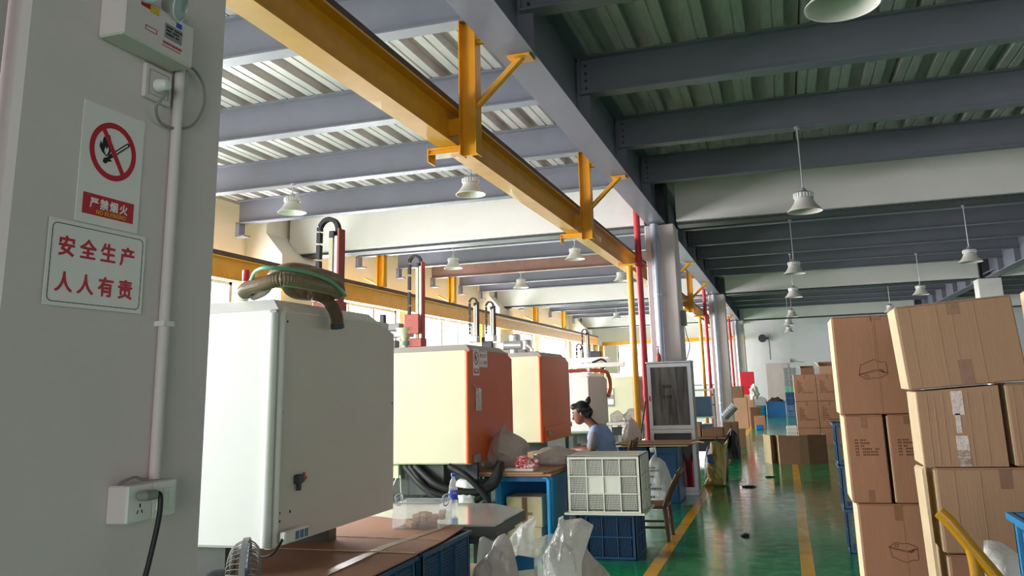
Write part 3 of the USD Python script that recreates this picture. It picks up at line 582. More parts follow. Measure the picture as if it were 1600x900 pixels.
MB().hull([(0.001, .03, 1.03), (0.001, 1.3, 1.03), (.001, .03, .86), (.001, 1.3, .98), (.018, .03, 1.02), (.018, 1.3, 1.02), (.018, .03, .86), (.018, 1.3, .97)]).build('kick_panel', 'machine_orange', fp)
MB().cbox(.0185, .05, .12, .2, .92, .98, .005).build('switch_cover', 'grey_plastic', m3)
m4, fp = machine('pale grey moulding machine with an orange cable looped over its top corner', -2.8, 12.05, 13.3, .8, 1.67, .95, 'machine_white', 'machine_grey', 'machine_white', True)
MB().tube(curve([(-.7, .3, 1.70), (-.3, .5, 1.72), (.02, .9, 1.71), (.05, 1.2, 1.62), (.05, 1.27, 1.45), (.03, 1.2, 1.3)], 30), .03, 10).build('cable_hose', 'copper_red', m4, smooth=60)
m5, fp = machine('cream moulding machine with a grey control window far back on the left', -2.62, 15.4, 16.8, .7, 1.62, 1.0, 'machine_cream', 'machine_orange', 'machine_cream', True)
MB().box(-.86, -.5, -.012, -.0005, 1.08, 1.42).build('control_window', 'label_grey', m5)
MB().box(-.64, -.5, -.016, -.0125, 1.3, 1.4).build('control_panel', 'machine_cream', m5)
MB().box(-.64, -.5, -.016, -.0125, 1.12, 1.22).build('control_panel', 'white_plastic', m5)
m6, fp = machine('hindmost pale moulding machine near the end wall', -3.0, 20.0, 21.4, .7, 1.75, 1.2, 'machine_white', 'machine_cream', 'machine_white', True)

# machine underside: hoses and boxes seen beside the water bottle
t = thing('hose_bundle', 'thick black hoses and pale valve boxes hanging under the orange-fronted machine', 'hoses', (-3.0, 6.93, .008))
for k, (dx, dz) in enumerate(((0, 0), (.05, -.05), (.1, .04))):
    MB().tube(curve([(-.35 + dx, .0, .83), (-.1 + dx, -.03, .62 + dz), (.2 + dx, .02, .56 + dz), (.42 + dx * .5, .1, .66), (.5, .18, .84)], 30), .035, 10).build('hose', 'black_rubber', t, smooth=60)
MB().tube(curve([(.1, -.05, .83), (.3, -.06, .72), (.45, .0, .5), (.3, .05, .3), (0, .1, .2)], 30), .028, 10).build('hose', 'black_rubber', t, smooth=60)
MB().cbox(-.72, -.5, -.02, .1, .72, .838, .006).build('valve_box', 'machine_cream', t)
MB().cbox(-.49, -.4, -.02, .1, .72, .838, .006).build('valve_box', 'machine_cream', t)
MB().tube(curve([(-.62, -.03, .72), (-.6, -.05, .62), (-.5, -.06, .58), (-.44, -.04, .7)], 20), .006, 6).build('tube', 'white_plastic', t, smooth=60)
MB().tube(curve([(-.57, -.03, .72), (-.52, -.05, .6), (-.45, -.06, .64), (-.41, -.04, .73)], 20), .006, 6).build('tube', 'white_plastic', t, smooth=60)
MB().tube([(-.38, -.03, .75), (-.36, -.03, .45)], .006, 6).build('tube', 'white_plastic', t, smooth=60)
MB().box(-.7, .3, .12, .16, .3, .83).build('shade_sheet', 'steel_dark', t)  # added dark sheet, paints the gloom under the machine
MB().cbox(-.2, .12, -.02, .1, .3, .56, .01).build('pump', 'steel_dark', t)
t = thing('machine_rack', 'grey-green rack of pale panels and rails between the bottle and blue bin', 'rack', (-2.98, 7.3, 0))
for k in range(3): MB().box(-.3, .28, -.02, .02, .22 + .2 * k, .28 + .2 * k).build('rail', 'machine_base', t)
for x in (-.3, .24): MB().box(x, x + .05, .025, .07, 0, .71).build('upright', 'machine_base', t)
MB().box(-.05, .2, .03, .06, .3, .6).build('panel', 'machine_cream', t)
MB().cbox(-.25, .2, -.16, -.03, .46, .54, .01).build('red_tray', 'red_enamel', t)
MB().box(-.3, .28, .08, .4, .44, .455).build('shelf', 'machine_base', t)

# ------------------------------------------------------------------ take-out robots on the machines
def robot(label, x, y, z, h, red=True, sc=1.0):
    t = thing('takeout_robot', label, 'robot arm', (x, y, z)); s = sc
    MB().cbox(-.13 * s, .03 * s, -.06, .06, 0, .08, .006).build('base_block', 'red_enamel' if red else 'alu', t)
    MB().box(-.045 * s, -.02 * s, -.03, .02, .08, h - .05).build('column', 'machine_cream', t)
    MB().box(-.008 * s, .012 * s, -.03, .02, .08, h - .04).build('linear_rail', 'alu', t)
    MB().box(.016 * s, .028 * s, -.04, .03, .0, h).build('back_plate', 'red_enamel' if red else 'rail_rust', t)
    MB().cbox(-.045 * s, -.01 * s, -.035, .025, h - .05, h - .01, .004).build('pulley', 'steel_dark', t)
    r = .055 * s; pts = [(-.13 * s, 0, .1), (-.128 * s, 0, h * .5)] + [(-.0635 * s + .0625 * s * math.cos(a), 0, h + .0 + r * 1.25 * math.sin(a)) for a in np.linspace(PI, 0, 9)] + [(.0, 0, h - .08)]
    P = curve(pts, 34)
    for k in range(0, 33):
        d = P[k + 1] - P[k]; L = np.linalg.norm(d); d /= L; n_ = np.cross(d, (0, 1, 0))
        MB().box(0, L * .86, -.016, .016, -.012 * s, .012 * s, frame(P[k], d, (0, 1, 0), np.cross(d, (0, 1, 0)))).build('chain_link', 'black_rubber', t)
    return t
robot('take-out robot with a red back and black cable chain behind the hose', -2.42, 4.12, 1.932, .5, True, .98)
r2 = robot('take-out robot with black cable chain above the cream machine side', -3.22, 7.0, 1.892, .8, True, .95)
MB().cbox(-.13, .02, -.1, -.062, .12, .3, .005).build('red_block', 'red_enamel', r2)
MB().cbox(-.62, -.1, -.04, .06, .1, .16, .006).build('arm', 'alu', r2)
MB().cbox(-.42, -.2, -.05, .05, .165, .23, .006).build('drive', 'label_grey', r2)
MB().cbox(-.42, -.37, -.03, .02, .235, .32, .006).build('motor', 'steel_dark', r2)
MB().cbox(-.62, -.56, -.03, .03, .17, .30, .006, ).build('red_lever', 'copper_red', r2)
MB().cbox(-.58, -.22, -.09, .0, .0, .07, .006, ).build('tray', 'steel_grey', r2)
hp = thing('material_hopper', 'small cream cone hopper on the second machine beside its robot', 'hopper', (-3.36, 6.95, 1.892))
MB().lathe([(.0, .0), (.03, .0), (.035, .05), (.028, .06), (.03, .07), (.085, .17), (.09, .18), (.0, .185)], 24, ).build('cone', 'machine_cream', hp, smooth=35)
MB().lathe([(.036, .02), (.046, .02), (.046, .06), (.036, .06)], 20).build('clamp_ring', 'green_bench', hp, smooth=35)
r3 = robot('twin-column take-out robot, left column, above the third machine', -3.62, 9.52, 2.06, .5, False, .75)
r3b = robot('twin-column take-out robot, right column, above the third machine', -3.40, 9.52, 2.06, .44, False, .75)
t = thing('robot_beam', 'long white robot beam with a motor end above the third machine', 'beam', (-4.6, 9.65, 1.9))
MB().cbox(0, 1.3, -.05, .05, .06, .15, .008).build('beam', 'white_plastic', t)
MB().cbox(.35, .55, -.06, -.052, .07, .14, .004).build('label_patch', 'label_grey', t)
MB().cbox(1.02, 1.16, -.09, -.055, .04, .22, .006).build('carriage', 'steel_dark', t)
MB().cyl((1.3, 0, .11), (1.52, 0, .11), .055, 16).build('motor', 'alu', t, smooth=40)
MB().box(.9, 1.05, -.04, .04, .0, .06).build('foot', 'steel_dark', t)
r4 = robot('tall thin take-out robot far back over the pale grey machine', -2.95, 12.7, 1.70, .62, False, .7)
r4b = robot('second thin take-out robot far back over the pale grey machine', -3.1, 12.9, 1.70, .4, False, .7)
t = thing('robot_beam', 'white robot beam reaching right above the pale grey machine', 'beam', (-3.9, 12.4, 1.672))
MB().cbox(0, 1.35, -.05, .05, .16, .24, .008).build('beam', 'white_plastic', t)
MB().cbox(.75, 1.6, -.16, -.06, .08, .15, .008).build('beam', 'white_plastic', t)
MB().cbox(1.05, 1.22, -.055, .05, .245, .33, .006).build('carriage', 'steel_dark', t)
MB().tube(curve([(1.1, -.11, .155), (1.25, -.11, .2), (1.33, -.11, .12), (1.25, -.11, .06)], 16), .016, 8).build('cable', 'black_rubber', t, smooth=60)
MB().box(.5, .6, -.04, .04, 0, .16).build('foot', 'steel_dark', t)
for k, (x, y, z, h, l) in enumerate(((-3.35, 10.2, 1.902, .26, 'white material dryer drum on the third machine, nearer one'), (-3.3, 10.55, 1.902, .2, 'slim silver dryer drum on the third machine, farther one'))):
    t = thing('material_dryer', l, 'dryer', (x, y, z))
    MB().lathe([(0, 0), (.06, 0), (.06, h * .3), (.05, h * .32), (.05, h * .5), (.072, h * .55), (.072, h), (.05, h + .02), (0, h + .02)], 20).build('drum', 'alu', t, smooth=35)
    MB().tube([(.03, -.07, h * .75), (.12, -.09, h * .35)], .016, 8).build('spout', 'machine_cream', t)
    MB().cbox(.05, .16, -.05, .05, .0, h * .3, .01).build('blower', 'machine_grey', t)

# ------------------------------------------------------------------ the hose coil on the near machine
t = thing('hose_coil', 'tangled brown ribbed hose lying on top of the near white machine', 'hose', (-2.2, 3.3, 1.93))
def ribbed(pts, n, r=.03):
    P = curve(pts, n); R = r * (1 + .09 * np.cos(np.arange(n) * PI)); return P, R
P, R = ribbed([(-.20, -.06, .04), (-.10, -.16, .05), (.06, -.26, .05), (.17, -.30, .055), (.20, -.16, .055), (.19, .02, .055), (.15, .20, .06), (.06, .30, .06), (-.03, .30, .06), (-.05, .16, .055), (.02, -.02, .06), (.12, -.18, .085), (.19, -.10, .10), (.18, .1, .10), (.11, .24, .10), (.02, .27, .09), (.01, .2, .05), (.045, .235, .035), (.075, .27, -.01), (.085, .30, -.06), (.082, .315, -.115)], 420)
MB().tube(P, R, 14).build('hose', 'hose_brown', t, smooth=22)
MB().tube(P[-10:], .034, 12).build('hose_end', 'steel_dark', t, smooth=60)
P, R = ribbed([(-.17, -.02, .035), (-.04, -.12, .045), (.08, -.22, .095), (.16, -.2, .115), (.16, .0, .12), (.1, .12, .12), (.03, .1, .11)], 160)
MB().tube(P, .026, 12).build('hose', 'hose_brown', t, smooth=60)
P = curve([(-.06, -.2, .075), (.05, -.31, .1), (.15, -.345, .1), (.235, -.2, .09), (.235, .0, .07), (.2, .18, .03)], 40)
MB().tube(P, .009, 10).build('green_hose', 'hose_green', t, smooth=60)
MB().tube([(-.205, -.055, .04), (-.17, -.085, .043)], .036, 14).build('hose_cuff', 'white_plastic', t, smooth=40)
t = thing('signal_beacon', 'small red and white signal beacon behind the hose coil', 'beacon', (-2.95, 4.0, 1.93))
MB().cyl((0, 0, 0), (0, 0, .22), .018, 12).build('stem', 'white_plastic', t, smooth=40)
MB().cyl((0, 0, .221), (0, 0, .285), .02, 12).build('lens', 'sign_red', t, smooth=40)

# ------------------------------------------------------------------ plastic crates
def lattice_side(t, T, w, h, nx, nz, m, name='lattice', nbx=9, nbz=7, bar=.004, solid=(), th=.008, rib=.012, rim=.03, tall=False, ribmat=None):
    """One side of a crate in the xy plane of T (x across, y up): border, ribs, and a lattice in every panel."""
    e = MB(); e.box(0, w, 0, rim, 0, th, T).box(0, w, h - rim, h, 0, th, T).box(0, rim, rim, h - rim, 0, th, T).box(w - rim, w, rim, h - rim, 0, th, T)
    pw, ph = (w - 2 * rim) / nx, (h - 2 * rim) / nz
    for i in range(1, nx): e.box(rim + i * pw - rib / 2, rim + i * pw + rib / 2, rim, h - rim, -.006 if False else 0, th + .008, T)
    for j in range(1, nz): e.box(rim, w - rim, rim + j * ph - rib / 2, rim + j * ph + rib / 2, 0, th + .006, T)
    side = e.build('side_wall', ribmat or m, t)
    for i in range(nx):
        for j in range(nz):
            u0, v0 = rim + i * pw + rib / 2, rim + j * ph + rib / 2; u1, v1 = u0 + pw - rib, v0 + ph - rib
            if (i, j) in solid: MB().box(u0, u1, v0, v1, .001, th * .6, T).build('blank_panel', m, side); continue
            e = MB()
            for k in range(1, nbx): x = u0 + (u1 - u0) * k / nbx; e.box(x - bar / 2, x + bar / 2, v0, v1, .001, th * .6, T)
            if not tall:
                for k in range(1, nbz): y = v0 + (v1 - v0) * k / nbz; e.box(u0, u1, y - bar / 2, y + bar / 2, .0015, th * .55, T)
            e.build(name, m, side)
    return side
def crate(label, loc, w, d, h, m, nx, nz, rz=0.0, group=None, tall=False, inverted=False, solid=(), flare=0.0, nbx=9, nbz=7, sides='fblr', bar=.004, name='plastic_crate'):
    """Open crate, its base centred on loc; w across, d deep, h tall."""
    t = thing(name, label, 'crate', loc, rz, group)
    zb = (h - .012) if inverted else 0.0
    MB().cbox(-w / 2, w / 2, -d / 2, d / 2, zb, zb + .012, .003).build('bottom', m, t)
    S = {'f': frame((-w / 2, -d / 2, 0), (1, 0, 0), (0, 0, 1)), 'b': frame((w / 2, d / 2, 0), (-1, 0, 0), (0, 0, 1)), 'l': frame((-w / 2, d / 2, 0), (0, -1, 0), (0, 0, 1)), 'r': frame((w / 2, -d / 2, 0), (0, 1, 0), (0, 0, 1))}
    for k in sides:
        ww = w if k in 'fb' else d
        T = S[k] @ frame((0, 0, -.008), (1, 0, 0), (0, 1, 0))
        lattice_side(t, T, ww, h, nx if k in 'fb' else max(2, int(nx * d / w + .5)), nz, m, nbx=nbx, nbz=nbz, solid=solid if k == 'f' else (), tall=tall, bar=bar)
    zl = 0.0 if inverted else h - .018; fl = .014 + flare
    e = MB(); e.prism(shapely.box(-w / 2 - fl, -d / 2 - fl, w / 2 + fl, d / 2 + fl).difference(shapely.box(-w / 2 + .004, -d / 2 + .004, w / 2 - .004, d / 2 - .004)), .018, frame((0, 0, zl), (1, 0, 0), (0, 1, 0)))
    e.build('rim', m, t)
    return t

# ------------------------------------------------------------------ cardboard-topped crates beside the near machine
G = 'blue crates carrying the cardboard sheets'
for k, (x, y, l) in enumerate(((-2.07, 3.62, 'dark blue crate under the cardboard sheets, nearest the view'), (-2.07, 4.36, 'dark blue crate under the cardboard sheets, next to the glass-topped bench'))):
    crate(l, (x, y, .345), .44, .66, .34, 'blue_dark', 2, 1, 0, None, False, False, (), .0, 14, 16, 'fblr', .006, 'blue_crate')
    crate(('lower dark blue crate on the floor at the near end of the cardboard table', 'lower dark blue crate on the floor at the far end of the cardboard table')[k], (x, y, .0), .44, .66, .34, 'blue_dark', 2, 1, 0, None, False, False, (), .0, 14, 16, 'fblr', .006, 'blue_crate')
t = thing('cardboard_sheet', 'flattened brown carton laid as a tabletop over the blue crates', 'cardboard', (-2.3, 3.9, .689))
def sheet(poly, z, th=.006): return MB().prism(poly, th, frame((0, 0, z), (1, 0, 0), (0, 1, 0)))
sheet([(-.5, -.75), (.46, -.72), (.455, .06), (-.5, .08)], 0).build('panel', 'carton_brown', t)
sheet([(-.5, .085), (.452, .065), (.448, .40), (-.5, .46)], .002).build('panel', 'carton_brown', t)
sheet([(-.5, .465), (.446, .405), (.40, .82), (.36, .85), (-.35, 1.17), (-.5, 1.16)], .001).build('panel', 'carton_brown', t)
sheet([(.2, -.6), (.26, -.6), (.23, .2), (.17, .2)], .0085, .0006).build('tape_strip', 'tape_table', t)
sheet([(.17, .2), (.23, .2), (.3, .75), (.24, .76)], .0085, .0006).build('tape_strip', 'tape_table', t)
e = MB(); e.tube([(-.45, .083, .0095), (.44, .063, .0095)], .0028, 6); e.build('torn_edge', 'carton_edge', t)
e = MB(); e.tube([(-.45, .462, .0095), (.43, .404, .0095)], .0022, 6); e.build('torn_edge', 'carton_edge', t)

t = thing('clear_bin', 'clear plastic bin with handles holding tan blocks on the cardboard table', 'bin', (-2.165, 4.72, .697), .03)
w, d, h = .15, .10, .145
for nm, q in (('wall', ((-w, w, -d, -d + .003), (-w, w, d - .003, d), (-w, -w + .003, -d, d), (w - .003, w, -d, d))),):
    for x0, x1, y0, y1 in q: MB().box(x0, x1, y0, y1, 0, h).build('side', 'film_bottle', t)
MB().box(-w, w, -d, d, 0.0, .003).build('bottom', 'clear_plastic', t)
e = MB(); e.tube([(-w, -d, h), (w, -d, h), (w, d, h), (-w, d, h)], .0035, 6, closed=True); e.build('rim', 'lens_glass', t)
for s in (-1, 1):
    e = MB(); e.tube(curve([(s * w, -.05, h), (s * (w + .004), -.045, h + .035), (s * (w + .004), .045, h + .035), (s * w, .05, h)], 20), .005, 8); e.tube(curve([(s * (w + .002), -.03, h + .018), (s * (w + .002), .03, h + .018), (s * (w + .002), .03, h - .02), (s * (w + .002), -.03, h - .02)], 24, True), .004, 8, closed=True)
    e.build('handle', 'lens_glass', t)
rng = random.Random(3)
G = 'tan blocks in the clear bin'
for k in range(22):
    x, y = -2.165 + rng.uniform(-.115, .115), 4.72 + rng.uniform(-.07, .07); z = .7 + .004 + (k // 9) * .028
    T = frame((x, y, z + .013), (1, 0, 0), (0, 1, 0)) @ rotz(rng.uniform(0, PI))
    MB().cbox(-.026, .026, -.019, .019, -.013, .013, .003, T).build('tan_block', 'rock_tan', None, 'small tan block lying in the clear bin', 'block', G)

# glass-topped bench with the bottle
t = thing('glass_bench', 'low grey metal bench with a shiny glass top beyond the cardboard table', 'bench', (-2.4, 5.35, 0))
MB().prism([(-.75, -.5), (.63, -.43), (.63, -.40), (.61, .2), (.3, .45), (-.75, .45)], .012, frame((0, 0, .668), (1, 0, 0), (0, 1, 0))).build('glass_top', 'glass_top', t)
e = MB().prism([(-.75, -.5), (.64, -.44), (.62, .21), (.3, .46), (-.75, .46)], .055, frame((0, 0, .612), (1, 0, 0), (0, 1, 0))); e.build('frame', 'machine_base', t)
MB().prism([(-.7, -.45), (.56, -.39), (.55, .18), (.25, .40), (-.7, .4)], .05, frame((0, 0, .56), (1, 0, 0), (0, 1, 0))).build('under_frame', 'steel_dark', t)
for x, y in ((-.65, -.4), (.5, -.34), (-.65, .34), (.2, .3)): MB().box(x, x + .05, y, y + .05, 0, .56).build('leg', 'steel_dark', t)
MB().box(.02, .56, -.3, .2, .3, .32).build('shelf', 'carton_edge', t)
t = thing('water_bottle', 'half full plastic drink bottle with a blue label and cap on the glass bench', 'bottle', (-2.30, 5.53, .681))
pr = [(0, .001), (.024, .001), (.029, .008), (.031, .03), (.028, .055), (.031, .062)]
MB().lathe(pr + [(.031, .11), (.031, .135), (.03, .15), (.022, .185), (.0125, .2), (.0125, .215), (.0, .216)], 24).build('body', 'film_bottle', t, smooth=40)
MB().lathe([(0, .004), (.026, .004), (.0295, .03), (.0265, .055), (.0265, .058), (0, .058)], 20).build('water', 'clear_plastic', t, smooth=40)
MB().lathe([(.0312, .063), (.0318, .064), (.0318, .125), (.0312, .126)], 24).build('label_band', 'blue_print', t, smooth=40)
for a in (-2.3, -.9, .5):
    T = frame((.0322 * math.cos(a), .0322 * math.sin(a), .107), (-math.sin(a), math.cos(a), 0), (0, 0, 1))
    e = MB().prism(shapely.Point(0, 0).buffer(.0125, 10), .0004, T).build('emblem', 'paper_white', t)
    MB().prism(shapely.Point(0, 0).buffer(.0115, 12).intersection(Polygon([(-.02, .0), (-.006, .0045), (.004, .0005), (.02, .006), (.02, .02), (-.02, .02)])), .0004, T @ frame((0, 0, .0005), (1, 0, 0), (0, 1, 0))).build('emblem_top', 'sign_red', e)
    MB().prism(shapely.Point(0, 0).buffer(.0115, 12).intersection(Polygon([(-.02, -.0035), (-.006, .0005), (.004, -.0045), (.02, -.001), (.02, -.02), (-.02, -.02)])), .0004, T @ frame((0, 0, .0005), (1, 0, 0), (0, 1, 0))).build('emblem_bottom', 'blue_print', e)
MB().lathe([(.0, .216), (.0145, .216), (.0152, .219), (.0152, .234), (.0135, .237), (.0, .237)], 20).build('cap', 'blue_print', t, smooth=40)

# fan in the near left corner
t = thing('pedestal_fan', 'dark wire cage fan in front of the white machine at the bottom left', 'fan', (-2.17, 3.0, 0))
A = frame((0, 0, .77), np.array([.64, -.77, 0.0]), (0, 0, 1)); A = frame((0, 0, .77), (.42, .9, 0), (0, 0, 1)) if False else frame((0, .02, .775), (-.5, .866, 0), (0, 0, 1))
R = .15
for zc, fl in ((-.07, -1), (.055, 1)):
    e = MB()
    for k in range(40):
        a = k * PI / 20; ps = [(r_ * math.cos(a + tw), r_ * math.sin(a + tw), zz) for r_, zz, tw in ((.03, zc, 0), (.08, zc * .97, .08), (.125, zc * .7, .16), (R, .0, .22))]
        e.tube(curve(ps, 9), .0016, 4, A)
    c_ = e.build('cage_wires', 'grey_plastic', t, kind='stuff')
    MB().lathe([(0, zc - .004), (.035, zc - .004), (.035, zc + .004), (0, zc + .004)], 18, A).build('cage_hub', 'grey_plastic', t)
MB().lathe([(R - .004, -.012), (R + .004, -.012), (R + .005, .012), (R - .004, .012)], 36, A).build('cage_ring', 'label_grey', t, smooth=40)
for k in range(5):
    a = k * 2 * PI / 5; B = A @ rotz(a)
    MB().hull([(.02, -.012, -.01), (.125, -.05, -.016), (.135, .03, .012), (.03, .02, .008), (.02, -.012, -.007), (.125, -.05, -.013), (.135, .03, .015), (.03, .02, .011)], B).build('blade', 'steel_dark', t)
MB().lathe([(0, -.15), (.035, -.145), (.045, -.12), (.045, -.075), (0, -.075)], 18, A).build('motor', 'steel_dark', t, smooth=40)
MB().cyl((0, .06, 0.02), (0, .06, .76), .014, 12).build('pole', 'grey_plastic', t); MB().lathe([(0, 0), (.15, 0), (.15, .015), (.04, .03), (0, .032)], 24, frame((0, .06, 0), (1, 0, 0), (0, 1, 0))).build('base', 'steel_dark', t, smooth=40)

# ------------------------------------------------------------------ plastic bags
def bag(name, label, loc, rx, ry, h, seed, m, neck=.25, lean=(0, 0), folds=7, mouth=.0, power=.55, tie=None, group=None):
    """A standing plastic bag: bulging body gathered to a neck, or left open with a flaring mouth."""
    g = np.random.default_rng(seed); n, k = 72, 34; th = np.linspace(0, 2 * PI, n, endpoint=False); V = []
    ph = g.uniform(0, 2 * PI, 6)
    for i in range(k):
        s = i / (k - 1)
        if mouth: prof = (.80 + .25 * math.sin(min(s * 1.9, 1) * PI * .5)) * (1 - .42 * math.exp(-((s - .72) / .14) ** 2)) * (1 + mouth * max(0, s - .72) * 2.2)
        else: prof = math.sin(PI * min(1, .22 + .9 * s)) ** power * (1 if s < .8 else 1 - (1 - neck) * ((s - .8) / .2) ** .6) + .06
        crease = (.02 + .12 * s ** 1.5) * (np.sin(folds * th + ph[0] + 2 * s) * .5 + np.sin((folds * 2 + 1) * th + ph[1] - 3 * s) * .35 + np.sin(3 * th + ph[2]) * .5)
        p3 = np.stack([np.cos(th) * 2 + seed, np.sin(th) * 2, np.full(n, s * 3)], 1)
        r = prof * (1 + crease + .28 * (meshkit.fbm(p3 * 1.3, 3, seed) - .5)); z = h * s + (h * .10 * np.sin(2 * th + ph[3]) + h * .06 * np.sin(5 * th + ph[4])) * (s ** 3)
        V.append(np.stack([rx * r * np.cos(th) + lean[0] * s ** 1.5, ry * r * np.sin(th) + lean[1] * s ** 1.5, z], 1))
    V = np.vstack(V); V[:, 2] = np.maximum(V[:, 2], .001); q = [(i * n + j, i * n + (j + 1) % n, (i + 1) * n + (j + 1) % n, (i + 1) * n + j) for i in range(k - 1) for j in range(n)]
    t = thing(name, label, 'bag', loc, 0, group); b_ = MB().add(V, q)
    b_.add(np.vstack([V[:n], [[0, 0, .0012]]]), [(n, (j + 1) % n, j) for j in range(n)])
    b_.build('film', m, t, smooth=60)
    if tie:
        MB().hull([np.array(tie) + p for p in ((-.02, 0, 0), (.02, .01, 0), (-.035, .0, .05), (.035, 0, .055), (.0, .012, .06), (0, -.012, .03))]).build('knot', m, t)
    return t
def pillow(name, label, y, outline, depth, seed, m, crease=.05, res=.016, cat='bag', floor=True):
    """A crumpled film bag: the outline stands in the x-z plane at y and bulges depth to front and back, with sharp ridged folds."""
    P = Polygon(outline).buffer(.012, join_style=1).buffer(-.012); P = getattr(P, 'geoms', [P])[0]
    x0, z0, x1, z1 = P.bounds; gx, gz = np.meshgrid(np.arange(x0, x1, res), np.arange(z0, z1, res)); pts = np.stack([gx.ravel(), gz.ravel()], 1)
    inner = P.buffer(-res * .55); pts = pts[shapely.contains_xy(inner, pts[:, 0], pts[:, 1])]
    n_ = int(P.exterior.length / res); rim = np.array([P.exterior.interpolate(k / n_, normalized=True).coords[0] for k in range(n_)])
    V2 = np.vstack([rim, pts])
    from scipy.spatial import Delaunay
    tri = Delaunay(V2).simplices; cen = V2[tri].mean(1); tri = tri[shapely.contains_xy(P, cen[:, 0], cen[:, 1])]
    a, b_, c = V2[tri[:, 0]], V2[tri[:, 1]], V2[tri[:, 2]]; sg = np.cross(b_ - a, c - a); tri[sg < 0] = tri[sg < 0][:, ::-1]
    dist = shapely.distance(shapely.points(V2), P.exterior); h = np.sqrt(np.clip(dist / dist.max(), 0, 1)) ** 1.1
    def ridged(s): return 1 - np.abs(2 * meshkit.noise(np.stack([V2[:, 0] * 16 + s, V2[:, 1] * 7 + .6 * V2[:, 0] * 14, np.full(len(V2), s * 1.7)], 1), seed + s) - 1)
    f1 = depth * h + crease * 1.5 * np.minimum(1, dist / .02) * (ridged(1) + .6 * meshkit.fbm(np.stack([V2[:, 0] * 22, V2[:, 1] * 16, np.full(len(V2), seed * 1.0)], 1), 3, seed) - 1.0)
    f2 = depth * h + crease * np.minimum(1, dist / .03) * (ridged(5) - .8)
    f1[:n_] = 0; f2[:n_] = 0; f1 = np.maximum(f1, -.2 * depth * h + .002 * (dist > 0)); f2 = np.maximum(f2, .002 * (dist > 0))
    cx = V2[:, 0].mean(); fr = np.stack([V2[:, 0], y - f1, V2[:, 1]], 1); bk = np.stack([V2[:, 0], y + f2, V2[:, 1]], 1)
    t = thing(name, label, cat, (cx, y, 0)); o = np.array([cx, y, 0])
    MB().add(np.vstack([fr, bk]) - o, np.vstack([tri, tri[:, ::-1] + len(V2)])).build('film', m, t, smooth=35)
    return t
pillow('plastic_bag', 'crumpled grey-white plastic bag slumped at the front left of the bag heap', 4.62, [(-1.86, .002), (-1.83, .3), (-1.80, .49), (-1.77, .523), (-1.703, .578), (-1.666, .648), (-1.642, .672), (-1.606, .686), (-1.582, .666), (-1.565, .624), (-1.549, .561), (-1.535, .5), (-1.51, .25), (-1.5, .002)], .12, 4, 'film_milky', .05)
pillow('plastic_bag', 'small shiny clear bag at the left edge of the bag heap by the blue crates', 4.79, [(-1.84, .002), (-1.845, .49), (-1.841, .536), (-1.827, .625), (-1.802, .637), (-1.758, .616), (-1.73, .599), (-1.70, .5), (-1.69, .002)], .05, 15, 'film_clear', .05)
pillow('plastic_bag', 'thin clear bag with a raised pointed corner in the middle of the bag heap', 6.1, [(-2.13, .002), (-2.13, .278), (-2.096, .376), (-1.999, .484), (-1.872, .555), (-1.866, .514), (-1.899, .443), (-1.877, .388), (-1.799, .417), (-1.745, .429), (-1.731, .398), (-1.75, .328), (-1.72, .15), (-1.72, .002)], .13, 9, 'film_clear', .07)
pillow('plastic_bag', 'tall open white bag with two upright corners, largest in the bag heap', 5.72, [(-1.70, .002), (-1.715, .22), (-1.707, .356), (-1.668, .422), (-1.599, .547), (-1.59, .60), (-1.553, .618), (-1.562, .584), (-1.426, .600), (-1.343, .554), (-1.399, .414), (-1.44, .31), (-1.44, .15), (-1.42, .002)], .13, 5, 'film_white', .06)
pillow('plastic_bag', 'pale bag spreading on the floor at the right end of the bag heap', 5.98, [(-1.66, .002), (-1.62, .2), (-1.566, .32), (-1.519, .36), (-1.468, .36), (-1.413, .288), (-1.35, .236), (-1.30, .179), (-1.25, .06), (-1.24, .002)], .10, 12, 'film_milky', .05)
t = thing('printed_packet', 'white printed packet with a torn blue top among the plastic bags', 'packet', (-1.76, 5.36, .0), .05)
MB().hull([(-.11, -.04, .002), (.11, -.04, .002), (-.11, .05, .002), (.11, .05, .002), (-.1, -.035, .32), (.1, -.035, .35), (-.1, .04, .32), (.1, .04, .35)]).build('body', 'paper_white', t)
MB().hull([(-.06, -.037, .325), (.1, -.037, .345), (-.055, -.03, .40), (-.01, -.025, .425), (.03, -.02, .40), (.095, -.03, .41), (-.05, .03, .39), (.09, .03, .40), (0, .03, .41)]).build('blue_top', 'blue_plastic', t)
e = MB(); printmarks(e, [[4], [0, 2]], .034, frame((-.04, -.0405, .24), (1, 0, 0), (0, .013, 1)), random.Random(5)); e.build('lettering', 'black_ink', t)

# ------------------------------------------------------------------ second work table in front of the orange machines
t = thing('work_table', 'long brown board table in front of the orange machines', 'table', (-2.5, 8.36, 0))
MB().cbox(-.45, .47, -1.25, 1.25, .722, .745, .004).build('table_board', 'carton_brown', t)
MB().prism([(-.38, -1.26), (.40, -1.265), (.43, -1.2), (.46, -.9), (.44, 1.2), (-.42, 1.2)], .012, frame((0, 0, .746), (1, 0, 0), (0, 1, 0))).build('cardboard_top', 'carton', t)
for x in (-.42, .36):
    for y in (0.1, 1.15): MB().box(x, x + .06, y, y + .06, 0, .72).build('leg', 'machine_base', t)
MB().box(-.42, .42, .1, .16, .62, .72).build('apron', 'machine_base', t)
t = thing('blue_bin', 'large open-fronted blue bin standing under the brown table', 'bin', (-2.32, 7.5, 0))
MB().cbox(-.27, -.215, -.31, .28, .0, .716, .01).build('side_wall', 'blue_bright', t); MB().cbox(.215, .27, -.31, .28, .0, .716, .01).build('side_wall', 'blue_bright', t)  # brighter blue on the sides paints the light falling on them
